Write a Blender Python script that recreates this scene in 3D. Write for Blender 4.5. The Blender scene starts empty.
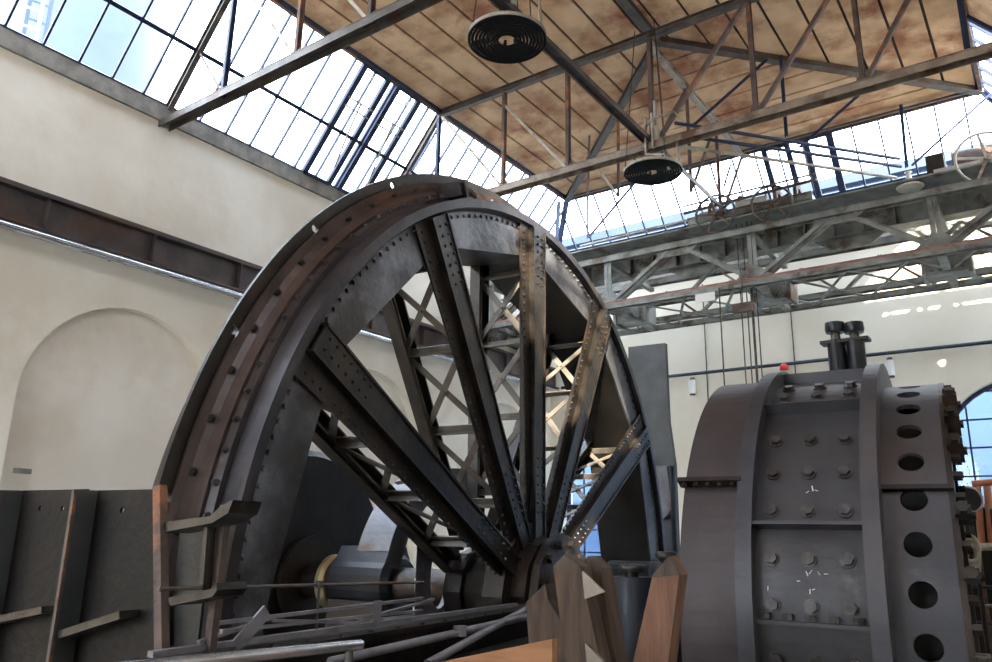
import bpy, math, random
from mathutils import Matrix, Vector
random.seed(7)
R_ = math.radians
S = bpy.context.scene
COL = S.collection
PI = math.pi
# ------------------------------------------------------------------ frames
EYE = 1.7                                   # eye height above the hall floor
ROOM = Matrix.Translation((0, 0, EYE))      # hall axes: +x along the end wall, +y away, origin at the eye
MACH = ROOM @ Matrix.Rotation(R_(5.0), 4, 'Z')   # the engine stands 5 degrees askew in the hall
F = 783.97
YAW, PIT, ROL = R_(35.81), R_(14.72), R_(1.115)
fwd = Vector((-math.sin(YAW)*math.cos(PIT), math.cos(YAW)*math.cos(PIT), math.sin(PIT)))
rt = Vector((math.cos(YAW), math.sin(YAW), 0)); up = rt.cross(fwd)
rt2 = rt*math.cos(ROL) + up*math.sin(ROL); up2 = -rt*math.sin(ROL) + up*math.cos(ROL)

# ------------------------------------------------------------------ materials
MATS = {}
def mat(name, c1, c2=None, rough=.6, metal=0., scale=3., bump=.15, c3=None, detail=8., spec=.5, lo=.38, hi=.62, stretch=(1,1,1), c3amt=(.62,.72)):
    m = bpy.data.materials.new(name); m.use_nodes = True
    nt = m.node_tree; b = nt.nodes['Principled BSDF']
    b.inputs['Roughness'].default_value = rough; b.inputs['Metallic'].default_value = metal
    b.inputs['Specular IOR Level'].default_value = spec
    c2 = c2 or c1
    tc = nt.nodes.new('ShaderNodeTexCoord'); mp = nt.nodes.new('ShaderNodeMapping'); mp.inputs['Scale'].default_value = stretch
    nt.links.new(tc.outputs['Object'], mp.inputs['Vector'])
    n = nt.nodes.new('ShaderNodeTexNoise'); n.inputs['Scale'].default_value = scale; n.inputs['Detail'].default_value = detail
    nt.links.new(mp.outputs[0], n.inputs['Vector'])
    r = nt.nodes.new('ShaderNodeValToRGB'); r.color_ramp.elements[0].position = lo; r.color_ramp.elements[1].position = hi
    r.color_ramp.elements[0].color = (*c1, 1); r.color_ramp.elements[1].color = (*c2, 1)
    nt.links.new(n.outputs['Fac'], r.inputs['Fac']); out = r.outputs['Color']
    if c3:
        n2 = nt.nodes.new('ShaderNodeTexNoise'); n2.inputs['Scale'].default_value = scale*.45; n2.inputs['Detail'].default_value = 10; n2.inputs['Roughness'].default_value = .65
        nt.links.new(mp.outputs[0], n2.inputs['Vector'])
        r2 = nt.nodes.new('ShaderNodeValToRGB'); r2.color_ramp.elements[0].position = c3amt[0]-.1; r2.color_ramp.elements[1].position = c3amt[1]-.1
        nt.links.new(n2.outputs['Fac'], r2.inputs['Fac'])
        mx = nt.nodes.new('ShaderNodeMixRGB'); mx.inputs['Color2'].default_value = (*c3, 1)
        nt.links.new(r2.outputs['Color'], mx.inputs['Fac']); nt.links.new(out, mx.inputs['Color1']); out = mx.outputs['Color']
    nt.links.new(out, b.inputs['Base Color'])
    if bump:
        bp = nt.nodes.new('ShaderNodeBump'); bp.inputs['Strength'].default_value = bump; bp.inputs['Distance'].default_value = .02
        n3 = nt.nodes.new('ShaderNodeTexNoise'); n3.inputs['Scale'].default_value = scale*6; n3.inputs['Detail'].default_value = 5
        nt.links.new(mp.outputs[0], n3.inputs['Vector'])
        nt.links.new(n3.outputs['Fac'], bp.inputs['Height']); nt.links.new(bp.outputs[0], b.inputs['Normal'])
    MATS[name] = m
    return m
plaster = mat('plaster', (.72,.665,.57), (.82,.785,.70), .9, 0, .8, .35, c3=(.62,.54,.43), c3amt=(.64,.82), spec=.2)
plaster2 = mat('niche_plaster', (.70,.65,.57), (.79,.75,.68), .9, 0, .7, .25, c3=(.58,.49,.38), c3amt=(.64,.85), spec=.2)
plaster_b = mat('end_plaster', (.70,.65,.54), (.80,.76,.66), .9, 0, .5, .2, spec=.2)
concrete = mat('concrete', (.16,.15,.135), (.27,.25,.22), .9, 0, 4, .4)
floor_m = mat('floor_concrete', (.24,.225,.20), (.34,.32,.29), .8, 0, 2, .3)
boards = mat('ceiling_boards', (.60,.40,.245), (.80,.58,.38), .85, 0, 1.9, .3, c3=(.34,.145,.085), c3amt=(.58,.74), spec=.2)
boards_dark = mat('board_gap', (.035,.025,.02), (.06,.045,.035), .9)
bar_blue = mat('glazing_steel', (.012,.022,.06), (.02,.035,.085), .5, .3, 6, .05)
steel_grey = mat('truss_steel', (.075,.07,.068), (.13,.115,.10), .5, .35, 5, .2, c3=(.10,.055,.035))
rust_steel = mat('rusty_steel', (.07,.048,.042), (.12,.085,.07), .65, .2, 7, .3, c3=(.26,.105,.045))
pale_steel = mat('pale_painted_steel', (.34,.31,.26), (.46,.43,.37), .5, .1, 6, .1, c3=(.20,.12,.07))
tan_steel = mat('tan_and_sunlit_steel', (.20,.16,.125), (.32,.265,.21), .55, .1, 5, .2, c3=(.12,.065,.04))  # tie beam: sunlight put into a lighter colour; brackets: plain tan
crane_steel = mat('crane_steel', (.17,.18,.17), (.27,.28,.26), .55, .25, 4, .2, c3=(.10,.075,.055))
crane_red = mat('crane_red_angle', (.27,.15,.12), (.36,.23,.19), .6, .2, 6, .2)
dark = mat('dark_steel', (.012,.010,.009), (.028,.022,.018), .42, .4, 4, .25, c3=(.05,.031,.022), c3amt=(.58,.8))
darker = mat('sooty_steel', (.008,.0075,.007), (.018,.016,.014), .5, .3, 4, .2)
spoke_m = mat('spoke_steel', (.019,.017,.015), (.038,.033,.029), .36, .45, 5, .2, c3=(.045,.032,.024))
trough_m = mat('sooty_brown_steel', (.004,.003,.0025), (.011,.0075,.0055), .6, .2, 3, .3, c3=(.035,.02,.013), spec=.3)
beam_m = mat('runway_steel', (.055,.047,.050), (.095,.078,.078), .5, .3, 3, .2, c3=(.085,.05,.038))
matt_black = mat('matt_black', (.004,.004,.005), (.007,.007,.008), .8, 0, 5, 0, spec=.2)
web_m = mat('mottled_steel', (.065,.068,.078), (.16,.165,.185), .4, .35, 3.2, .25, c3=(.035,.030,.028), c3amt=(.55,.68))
brown_band = mat('brown_band_steel', (.034,.024,.022), (.064,.044,.040), .42, .35, 3, .25, c3=(.13,.06,.035), c3amt=(.62,.8))
band_blue = mat('blue_brown_steel', (.024,.021,.024), (.050,.042,.045), .38, .4, 3, .15)
lat_m = mat('lattice_steel', (.10,.09,.078), (.17,.15,.13), .5, .25, 6, .15)
drum_m = mat('drum_grey_steel', (.048,.050,.060), (.074,.076,.088), .45, .3, 2.5, .15, c3=(.085,.066,.062), c3amt=(.6,.8))
drum_b = mat('drum_brown_steel', (.046,.038,.041), (.064,.052,.055), .5, .25, 2.2, .15, c3=(.06,.058,.065))
drum_plate = mat('drum_plate_steel', (.040,.040,.046), (.060,.060,.067), .4, .35, 3, .15, c3=(.12,.12,.125), c3amt=(.72,.80))
bolt_m = mat('bolt_steel', (.05,.047,.047), (.10,.095,.095), .4, .5, 20, .05)
copper = mat('copper_pipe', (.45,.17,.09), (.60,.26,.14), .45, .5, 6, .1)
wood_old = mat('weathered_wood', (.05,.031,.022), (.10,.064,.043), .8, 0, 7, .4, stretch=(3,3,.4), c3=(.055,.035,.024))
wood_cap = mat('dark_wood_tip', (.05,.036,.028), (.09,.065,.05), .8, 0, 7, .4, stretch=(3,3,.4))
wood_red = mat('reddish_wood', (.11,.05,.03), (.18,.088,.05), .75, 0, 6, .3, stretch=(3,3,.4), c3=(.09,.05,.035))
wood_new = mat('orange_wood', (.22,.095,.036), (.31,.145,.06), .7, 0, 5, .25, stretch=(.5,3,3))
brass = mat('brass', (.55,.42,.22), (.68,.55,.33), .3, .8, 5, .05)
black_gloss = mat('black_painted', (.010,.011,.014), (.02,.022,.028), .28, .3, 4, .05)
blue_paint = mat('blue_grey_paint', (.018,.023,.036), (.035,.043,.062), .4, .2, 4, .1)
chrome = mat('bright_tube', (.42,.44,.47), (.52,.54,.57), .25, .8, 4, 0)
grey_paint = mat('bluish_grey_casting', (.13,.135,.155), (.21,.215,.24), .45, .25, 3, .15, c3=(.12,.09,.075))
panel_m = mat('dark_slate_panel', (.045,.05,.052), (.07,.075,.078), .45, .3, 3, .1)
white_m = mat('white_enamel', (.75,.75,.74), (.82,.82,.81), .4, 0, 4, 0)
lilac = mat('lilac_grey_steel', (.15,.145,.165), (.24,.23,.255), .45, .3, 8, .05)
rope_m = mat('rope_fibre', (.45,.40,.32), (.58,.52,.43), .9, 0, 30, .4)
wire_m = mat('steel_wire', (.06,.055,.05), (.10,.09,.08), .5, .5, 10, 0)
red_m = mat('red_paint', (.55,.03,.03), (.65,.05,.04), .4)
silo_m = mat('pale_blue_cladding', (.014,.030,.060), (.020,.040,.075), .6, 0, .6, .05)
outwall = mat('pale_blue_render', (.03,.055,.105), (.04,.07,.125), .8, 0, .5, .05)
ground_m = mat('gravel', (.22,.21,.19), (.32,.30,.27), .95, 0, 3, .3)
cream_duct = mat('cream_enamel', (.55,.53,.44), (.66,.64,.55), .45, 0, 5, .05)

def glass_mat(name, tint, gloss=.06):
    m = bpy.data.materials.new(name); m.use_nodes = True; nt = m.node_tree; nt.nodes.clear()
    o = nt.nodes.new('ShaderNodeOutputMaterial'); t = nt.nodes.new('ShaderNodeBsdfTransparent'); g = nt.nodes.new('ShaderNodeBsdfGlossy')
    g.inputs['Roughness'].default_value = .03; t.inputs['Color'].default_value = (*tint, 1)
    mx = nt.nodes.new('ShaderNodeMixShader'); mx.inputs[0].default_value = gloss
    nt.links.new(t.outputs[0], mx.inputs[1]); nt.links.new(g.outputs[0], mx.inputs[2]); nt.links.new(mx.outputs[0], o.inputs[0])
    return m
glass = glass_mat('roof_glass', (.95,.97,.98), .03)
glass_b = glass_mat('window_glass', (.6,.75,.92), .04)

# ------------------------------------------------------------------ mesh builder
def vadd(a, b): return (a[0]+b[0], a[1]+b[1], a[2]+b[2])
class MB:
    def __init__(s): s.v = []; s.f = []; s.sm = []; s.mi = []; s.cur = 0
    def add(s, vs, fs, smooth=False):
        b = len(s.v); s.v += [tuple(v) for v in vs]
        for f in fs: s.f.append(tuple(i+b for i in f)); s.sm.append(smooth); s.mi.append(s.cur)
        return s
    def box(s, x0, x1, y0, y1, z0, z1):
        return s.add([(x0,y0,z0),(x1,y0,z0),(x1,y1,z0),(x0,y1,z0),(x0,y0,z1),(x1,y0,z1),(x1,y1,z1),(x0,y1,z1)],
                     [(0,3,2,1),(4,5,6,7),(0,1,5,4),(1,2,6,5),(2,3,7,6),(3,0,4,7)])
    def frame(s, p0, p1, upv=(0,0,1)):
        p0 = Vector(p0); p1 = Vector(p1); d = (p1-p0); L = d.length; d = d/L
        u = Vector(upv); 
        if abs(d.dot(u)) > .98: u = Vector((1,0,0))
        sd = d.cross(u).normalized(); u = sd.cross(d).normalized()
        return p0, p1, d, sd, u
    def bar(s, p0, p1, w, h, upv=(0,0,1), ow=0, oh=0):
        p0,p1,d,sd,u = s.frame(p0,p1,upv); vs = []
        for p in (p0,p1):
            for a,b in ((-1,-1),(1,-1),(1,1),(-1,1)): vs.append(p + sd*(a*w/2+ow) + u*(b*h/2+oh))
        return s.add(vs, [(0,1,2,3),(7,6,5,4),(0,4,5,1),(1,5,6,2),(2,6,7,3),(3,7,4,0)])
    def ibar(s, p0, p1, w, h, t, upv=(0,0,1)):
        s.bar(p0,p1,w,t,upv,0,h/2-t/2); s.bar(p0,p1,w,t,upv,0,-h/2+t/2); return s.bar(p0,p1,t,h-2*t,upv)
    def lbar(s, p0, p1, a, t, upv=(0,0,1), sx=1, sy=1):
        s.bar(p0,p1,a,t,upv,0,sy*(-a/2)); return s.bar(p0,p1,t,a-t,upv,sx*(-a/2+t/2),sy*t/2)
    def cbar(s, p0, p1, w, h, t, upv=(0,0,1), side=1):     # channel: web + two flanges
        s.bar(p0,p1,t,h,upv,-side*(w/2-t/2)); s.bar(p0,p1,w-t,t,upv,side*t/2,h/2-t/2); return s.bar(p0,p1,w-t,t,upv,side*t/2,-h/2+t/2)
    def tube(s, pts, r, n=8, caps=True):
        pts = [Vector(p) for p in pts]; rs = r if isinstance(r,(list,tuple)) else [r]*len(pts); vs = []; fs = []
        pu = None
        for i,p in enumerate(pts):
            d = (pts[min(i+1,len(pts)-1)]-pts[max(i-1,0)]).normalized()
            if pu is None:
                u = Vector((0,0,1)) if abs(d.z) < .9 else Vector((1,0,0))
            else: u = pu
            a = d.cross(u).normalized(); b = a.cross(d).normalized(); pu = b
            for k in range(n):
                t = 2*PI*k/n; vs.append(p + a*(rs[i]*math.cos(t)) + b*(rs[i]*math.sin(t)))
        for i in range(len(pts)-1):
            for k in range(n): fs.append((i*n+k, i*n+(k+1)%n, (i+1)*n+(k+1)%n, (i+1)*n+k))
        s.add(vs, fs, True)
        if caps: 
            s.add([vs[k] for k in range(n)], [tuple(range(n))[::-1]]); s.add([vs[-n+k] for k in range(n)], [tuple(range(n))])
        return s
    def lathe_u(s, prof, seg=96, a0=0, a1=360, closed=True, smooth=False, c=(0,0,0)):
        """revolve (u, R) profile about the x axis; angle measured from +y to +z"""
        full = abs(a1-a0) >= 359.9; n = len(prof); vs = []; fs = []
        m = seg if full else seg+1
        for i in range(m):
            t = R_(a0 + (a1-a0)*i/seg)
            for u,r in prof: vs.append((c[0]+u, c[1]+r*math.cos(t), c[2]+r*math.sin(t)))
        for i in range(seg):
            j = (i+1) % m
            for k in range(n if closed else n-1):
                k2 = (k+1) % n; fs.append((i*n+k, i*n+k2, j*n+k2, j*n+k))
        s.add(vs, fs, smooth)
        if not full and closed:
            s.add(vs[:n], [tuple(range(n))]); s.add(vs[-n:], [tuple(range(n))[::-1]])
        return s
    def lathe_z(s, prof, c=(0,0,0), seg=32, smooth=True, cap=True):
        vs = []; fs = []; n = len(prof)
        for i in range(seg):
            t = 2*PI*i/seg
            for r,z in prof: vs.append((c[0]+r*math.cos(t), c[1]+r*math.sin(t), c[2]+z))
        for i in range(seg):
            j = (i+1) % seg
            for k in range(n-1): fs.append((i*n+k, j*n+k, j*n+k+1, i*n+k+1))
        s.add(vs, fs, smooth)
        if not cap: return s
        s.add([vs[i*n] for i in range(seg)], [tuple(range(seg))[::-1]]); s.add([vs[i*n+n-1] for i in range(seg)], [tuple(range(seg))])
        return s
    def prism(s, poly, vec):
        n = len(poly); v2 = [vadd(p, vec) for p in poly]
        s.add(list(poly)+v2, [tuple(range(n))[::-1], tuple(range(n,2*n))] + [(i,(i+1)%n,n+(i+1)%n,n+i) for i in range(n)])
        return s
    def hexb(s, p, nrm, r, h, n=6, r2=None, rot=0):
        p = Vector(p); d = Vector(nrm).normalized(); u = Vector((0,0,1)) if abs(d.z) < .9 else Vector((1,0,0))
        a = d.cross(u).normalized(); b = a.cross(d); r2 = r if r2 is None else r2
        vs = [p + a*(r*math.cos(2*PI*k/n+rot)) + b*(r*math.sin(2*PI*k/n+rot)) for k in range(n)]
        vs += [p + d*h + a*(r2*math.cos(2*PI*k/n+rot)) + b*(r2*math.sin(2*PI*k/n+rot)) for k in range(n)]
        return s.add(vs, [tuple(range(n))[::-1], tuple(range(n,2*n))] + [(i,(i+1)%n,n+(i+1)%n,n+i) for i in range(n)])
    def rivet(s, p, nrm, r=.018, h=.012): return s.hexb(p, nrm, r, h, 7, r*.55)
    def hole_cell(s, P, u0, u1, v0, v1, r, thick, n=24, ry=None, sq=False):
        """cell of a plate with a round hole; P(u, v, w) maps to space, w = depth through the plate"""
        uc, vc = (u0+u1)/2, (v0+v1)/2; ry = ry or r; hu, hv = (u1-u0)/2, (v1-v0)/2
        ci = []; ou = []
        for k in range(n):
            t = 2*PI*k/n + PI/n; c, q = math.cos(t), math.sin(t)
            ci.append((uc + r*c, vc + ry*q)); m = max(abs(c), abs(q)); ou.append((uc + hu*c/m, vc + hv*q/m))
        # snap the corners
        for cx, cy in ((1,1),(-1,1),(-1,-1),(1,-1)):
            k = min(range(n), key=lambda i: abs(ou[i][0]-(uc+cx*hu))/hu + abs(ou[i][1]-(vc+cy*hv))/hv); ou[k] = (uc+cx*hu, vc+cy*hv)
        vs = [P(a,b,0) for a,b in ci] + [P(a,b,0) for a,b in ou] + [P(a,b,-thick) for a,b in ci] + [P(a,b,-thick) for a,b in ou]; fs = []
        for k in range(n):
            j = (k+1) % n
            fs += [(k,n+k,n+j,j), (2*n+k,2*n+j,3*n+j,3*n+k), (k,j,2*n+j,2*n+k)]
        return s.add(vs, fs)
    def build(s, name, material, parent=None, frame=None, origin=None, bevel=0):
        """parent given: vertices are in the parent's frame, shifted by its origin"""
        me = bpy.data.meshes.new(name); org = Vector((0,0,0))
        if parent is not None:
            org = Vector(parent['_o'])
        else:
            frame = frame or ROOM
            if origin is None:
                xs = [v[0] for v in s.v]; ys = [v[1] for v in s.v]; zs = [v[2] for v in s.v]
                origin = ((min(xs)+max(xs))/2, (min(ys)+max(ys))/2, min(zs))
            org = Vector(origin)
        me.from_pydata([tuple(Vector(v)-org) for v in s.v], [], s.f); me.update()
        for p, sm, mi in zip(me.polygons, s.sm, s.mi): p.use_smooth = sm; p.material_index = mi
        for m_ in (material if isinstance(material, (list,tuple)) else [material]): me.materials.append(m_)
        import bmesh
        bm = bmesh.new(); bm.from_mesh(me); bmesh.ops.recalc_face_normals(bm, faces=bm.faces); bm.to_mesh(me); bm.free()
        o = bpy.data.objects.new(name, me); COL.objects.link(o)
        o['_o'] = tuple(org)
        if parent is not None: o.parent = parent
        else: o.matrix_world = frame @ Matrix.Translation(org)
        if bevel:
            b = o.modifiers.new('bevel', 'BEVEL'); b.width = bevel; b.segments = 2; b.limit_method = 'ANGLE'
        return o
def tag(o, label, cat, group=None, kind=None):
    o['label'] = label; o['category'] = cat
    if group: o['group'] = group
    if kind: o['kind'] = kind
    return o
def thing(name, label, cat, origin, frame=None, group=None):
    o = bpy.data.objects.new(name, None); COL.objects.link(o); o.empty_display_size = .1
    o.matrix_world = (frame or ROOM) @ Matrix.Translation(origin); o['_o'] = tuple(origin)
    return tag(o, label, cat, group)
def struct(mb, name, material, parent=None, **k):
    o = mb.build(name, material, parent, **k)
    if parent is None: o['kind'] = 'structure'
    return o
def structE(name, origin=(0,0,0)):
    o = bpy.data.objects.new(name, None); COL.objects.link(o); o.matrix_world = ROOM @ Matrix.Translation(origin); o['_o'] = tuple(origin); o['kind'] = 'structure'; return o
def copy_tree(o, parent=None):
    c = o.copy(); COL.objects.link(c); c.parent = parent
    for ch in [x for x in S.objects if x.parent == o]: copy_tree(ch, c)
    return c

# ------------------------------------------------------------------ hall dimensions (eye at 0,0,0)
XL, XR, YB, YF = -10., 1.1, 16.2, -8.
ZF, ZS = -EYE, 6.0                      # floor, sill of the sloping roof glass
EX0, EX1, EYb, EZ = -8.6, -.3, 14.65, 7.68      # inner edge of the roof glass
EYf = YF + 1.4
XC, ZR, RISE = (EX0+EX1)/2, 7.90, .22

# ------------------------------------------------------------------ floor with the two engine pits
def mrect(x0,x1,y0,y1):
    c, s = math.cos(R_(5)), math.sin(R_(5))
    return [(c*x - s*y, s*x + c*y) for x,y in ((x0,y0),(x1,y0),(x1,y1),(x0,y1))]
pitA = mrect(-3.78,-2.86,2.28,9.12); pitB = mrect(-1.5,.06,3.98,7.4)
import bmesh
bm = bmesh.new()
def loop(pts, z):
    vs = [bm.verts.new((x,y,z)) for x,y in pts]
    return vs, [bm.edges.new((vs[i], vs[(i+1)%len(vs)])) for i in range(len(vs))]
ov, oe = loop([(XL-.4,YF-.4),(XR+.4,YF-.4),(XR+.4,YB+.4),(XL-.4,YB+.4)], 0)
es = list(oe)
holes = []
for p in (pitA, pitB):
    v, e = loop(p, 0); es += e; holes.append((v, p))
bmesh.ops.triangle_fill(bm, use_beauty=True, edges=es)
for (v, p), d in zip(holes, (2.25, .5)):
    low = [bm.verts.new((x,y,-d)) for x,y in p]
    for i in range(4):
        j = (i+1) % 4; bm.faces.new((v[i], low[i], low[j], v[j]))
    bm.faces.new(low)
bmesh.ops.recalc_face_normals(bm, faces=bm.faces)
me = bpy.data.meshes.new('floor'); bm.to_mesh(me); bm.free(); me.materials.append(floor_m)
fl = bpy.data.objects.new('floor', me); COL.objects.link(fl); fl['kind'] = 'structure'

# ------------------------------------------------------------------ walls with arches
def arch_pts(c, r, zb, zs, n=20):
    """outline from bottom right, up over the arch, to bottom left, in (s, z)"""
    return [(c+r, zb)] + [(c + r*math.cos(PI*k/n), zs + r*math.sin(PI*k/n)) for k in range(n+1)] + [(c-r, zb)]
def wall(name, s0, s1, z0, z1, arches, P, thick, material, niche=None, r=1.35, zb=ZF+.9, zs=1.55):
    """P(s, z, w): w = depth into the wall; arches = centres; niche = recess depth (blind arch) or None (opening)"""
    bm = bmesh.new()
    out = [bm.verts.new(P(s,z,0)) for s,z in ((s0,z0),(s1,z0),(s1,z1),(s0,z1))]
    es = [bm.edges.new((out[i], out[(i+1)%4])) for i in range(4)]; rings = []
    for c in arches:
        pts = arch_pts(c, r, zb, zs); vs = [bm.verts.new(P(s,z,0)) for s,z in pts]
        es += [bm.edges.new((vs[i], vs[(i+1)%len(vs)])) for i in range(len(vs))]; rings.append((pts, vs))
    bmesh.ops.triangle_fill(bm, use_beauty=True, edges=es)
    dep = thick if niche is None else niche
    for pts, vs in rings:
        bk = [bm.verts.new(P(s,z,dep)) for s,z in pts]; n = len(vs)
        for i in range(n):
            j = (i+1) % n; f = bm.faces.new((vs[i], vs[j], bk[j], bk[i]))
        if niche is not None:
            f = bm.faces.new(bk); f.material_index = 1
    # outer skin
    if niche is None:
        o2 = [bm.verts.new(P(s,z,thick)) for s,z in ((s0,z0),(s1,z0),(s1,z1),(s0,z1))]
        es2 = [bm.edges.new((o2[i], o2[(i+1)%4])) for i in range(4)]
        bm.verts.ensure_lookup_table()
        for pts, vs in rings:
            bk = [bm.verts.new(P(s,z,thick)) for s,z in pts]; n = len(bk)
            es2 += [bm.edges.new((bk[i], bk[(i+1)%n])) for i in range(n)]
        bmesh.ops.triangle_fill(bm, use_beauty=True, edges=es2)
    else:
        o2 = [bm.verts.new(P(s,z,thick)) for s,z in ((s0,z0),(s1,z0),(s1,z1),(s0,z1))]; bm.faces.new(o2)
    for i in range(4):
        j = (i+1) % 4; bm.faces.new((out[i], o2[i], o2[j], out[j]))
    bmesh.ops.remove_doubles(bm, verts=bm.verts, dist=1e-4)
    bmesh.ops.recalc_face_normals(bm, faces=bm.faces)
    me = bpy.data.meshes.new(name); bm.to_mesh(me); bm.free()
    for m_ in material: me.materials.append(m_)
    o = bpy.data.objects.new(name, me); COL.objects.link(o); o.matrix_world = ROOM; o['kind'] = 'structure'
    return o
wall('wall_left', YF, YB, ZF, ZS, [-3.6, .95, 5.5, 10.05, 14.3], lambda s,z,w: (XL-w, s, z), .45, (plaster, plaster2), niche=.16)
wall('wall_back', XL-.45, XR+.45, ZF, ZS, [-.4, -4.35, -8.3], lambda s,z,w: (s, YB+w, z), .45, (plaster_b, plaster_b))
wall('wall_right', YF, YB, ZF, ZS, [-.95], lambda s,z,w: (XR+w, s, z), .45, (plaster, plaster), r=.85, zb=4.0, zs=4.85)
wall('wall_front', XL-.45, XR+.45, ZF, ZS, [-4.35, -7.9], lambda s,z,w: (s, YF-w, z), .45, (plaster, plaster), zs=3.2)

# sills under the glass
struct(MB().box(XL-.45, XL+.05, YF-.3, YB, ZS-.26, ZS), 'trim_1', concrete)
struct(MB().box(XL-.3, XR+.3, YB-.06, YB+.45, ZS-.2, ZS), 'trim_2', concrete)
struct(MB().box(XR-.05, XR+.45, YF-.3, YB, ZS-.26, ZS), 'trim_3', concrete)
struct(MB().box(XL-.3, XR+.3, YF-.45, YF+.05, ZS-.26, ZS), 'trim_4', concrete)

# arched windows; those in the right and front walls are added for light
def arched_window(name, c, r, zb, zs, P, material=glass_b):
    w = structE(name, P(c, zb, .2)); fr = MB(); pts = arch_pts(c, r-.04, zb+.04, zs)
    for i in range(len(pts)-1): fr.bar(P(pts[i][0],pts[i][1],.2), P(pts[i+1][0],pts[i+1][1],.2), .07, .07)
    fr.bar(P(c-r,zb+.04,.2), P(c+r,zb+.04,.2), .07,.07)
    x = c-r+.45
    while x < c+r-.1:
        zt = zs + math.sqrt(max(0, (r-.05)**2-(x-c)**2)); fr.bar(P(x,zb,.2), P(x,zt,.2), .03,.03); x += .45
    z = zb+.5
    while z < zs+r-.1:
        h = r if z < zs else math.sqrt(r*r-(z-zs)**2); fr.bar(P(c-h,z,.2), P(c+h,z,.2), .03,.03); z += .5
    struct(fr, 'window_frame', bar_blue, w)
    g = MB(); g.add([P(s,z,.22) for s,z in pts], [tuple(range(len(pts)))]); struct(g, 'window_glass', material, w)
Pb = lambda s,z,w: (s, YB+w, z)
for i,c in enumerate((-.4,-4.35,-8.3)): arched_window('window_%d' % (4+i), c, 1.35, ZF+.9, 1.55, Pb)
arched_window('window_7', -.95, .85, 4.0, 4.85, lambda s,z,w: (XR+w, s, z), glass)  # added out of view: lets the sunbeam reach the wheel lattice
for i,c in enumerate((-4.35,-7.9)): arched_window('window_%d' % (8+i), c, 1.35, ZF+.9, 3.2, lambda s,z,w: (s, YF-w, z), glass)  # unseen openings added so daylight reaches the machine faces

# sloping roof glass (left, end and parts of the right; the rest boarded against the sun) : lower edge on the wall, upper edge at the ceiling
def skylight(name, lo0, lo1, hi0, hi1, d, casements=(), step=.46, inset=1.4):
    """lo0->lo1 lower edge, hi0->hi1 upper edge (mitred); d = direction index"""
    lo0,lo1,hi0,hi1 = map(Vector,(lo0,lo1,hi0,hi1)); w = structE(name, tuple(lo0))
    L = (lo1-lo0).length; e = (lo1-lo0)/L; a0 = (hi0-lo0).dot(e); a1 = (hi1-lo0).dot(e); H = (hi0-lo0) - e*a0
    nrm = e.cross(H).normalized()
    if nrm.z < 0: nrm = -nrm
    def pt(s, t): return lo0 + e*s + H*t
    def tr(s):    # highest t on a bar at s
        t = 1.
        if s < a0: t = max(0, s/a0)
        if s > a1: t = max(0, (L-s)/(L-a1))
        return t
    bars = MB(); s = step/2
    while s < L:
        t = tr(s)
        if t > .03: bars.bar(pt(s,0), pt(s,t), .028, .05, nrm)
        s += step
    bars.bar(pt(0,0), pt(L,0), .09,.09,nrm); bars.bar(pt(a0,1), pt(a1,1), .08,.10,nrm); bars.bar(pt(a0*.43,.43), pt(L-(L-a1)*.43,.43), .06,.07,nrm)
    bars.bar(pt(0,0), pt(a0,1), .08,.10,nrm); bars.bar(pt(L,0), pt(a1,1), .08,.10,nrm)
    struct(bars, 'glazing_bars', bar_blue, w)
    g = MB(); g.add([pt(0,0)+nrm*.03, pt(L,0)+nrm*.03, pt(a1,1)+nrm*.03, pt(a0,1)+nrm*.03], [(0,1,2,3)]); struct(g, 'window_glass', glass, w)
    for (s0, s1, t0, t1) in casements:
        c = MB()
        for q in (s0, s1): c.bar(pt(q,t0)-nrm*.05, pt(q,t1)-nrm*.05, .10,.07,nrm)
        for q in (t0, t1): c.bar(pt(s0,q)-nrm*.05, pt(s1,q)-nrm*.05, .06,.06,nrm)
        cs = struct(c, 'casement', bar_blue, w)
        if t0 > .4:
            m = MB(); mid = (s0+s1)/2
            m.bar(pt(s0,t0+.27)-nrm*.09, pt(s1,t0+.27)-nrm*.09, .03,.03,nrm); m.bar(pt(s0,t0+.20)-nrm*.09, pt(s1,t0+.20)-nrm*.09, .03,.03,nrm)
            m.tube([pt(mid,t0+.27)-nrm*.1, pt(mid,t0+.1)-nrm*.16, pt(mid+.03,t0-.25)-nrm*.3], .018, 6)
            m.tube([pt(mid-.09,t1-.03)-nrm*.1, pt(mid,t1-.10)-nrm*.16, pt(mid+.09,t1-.03)-nrm*.1], .014, 6)
            struct(m, 'window_stay', pale_steel, cs)
    return w
yv = lambda Y: Y-YF
skylight('window_1', (XL,YF,ZS), (XL,YB,ZS), (EX0,EYf,EZ), (EX0,EYb,EZ), 0,
         [(yv(8.05),yv(8.6),.43,.97),(yv(8.85),yv(9.4),.43,.97),(yv(8.05),yv(8.6),.02,.43),(yv(8.85),yv(9.4),.02,.43)])
skylight('window_2', (XL,YB,ZS), (XR,YB,ZS), (EX0,EYb,EZ), (EX1,EYb,EZ), 1,
         [(5.95,6.4,.05,.97),(6.75,7.2,.05,.97)])
skylight('window_12', (XR,-1.2,ZS), (XR,.8,ZS), (EX1,-1.19,EZ), (EX1,.79,EZ), 0)  # added strip of unseen glass, aims sun at the spoke lattice
skylight('window_3', (XR,12.2,ZS), (XR,YB,ZS), (EX1,12.21,EZ), (EX1,EYb,EZ), 0)
struct(MB().prism([(XL,YF,ZS),(XR,YF,ZS),(EX1,EYf,EZ),(EX0,EYf,EZ)], (0,-.05,.06)), 'added_sun_boards_front', boards)  # added unseen boarding, keeps the sun off the left wall
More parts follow.
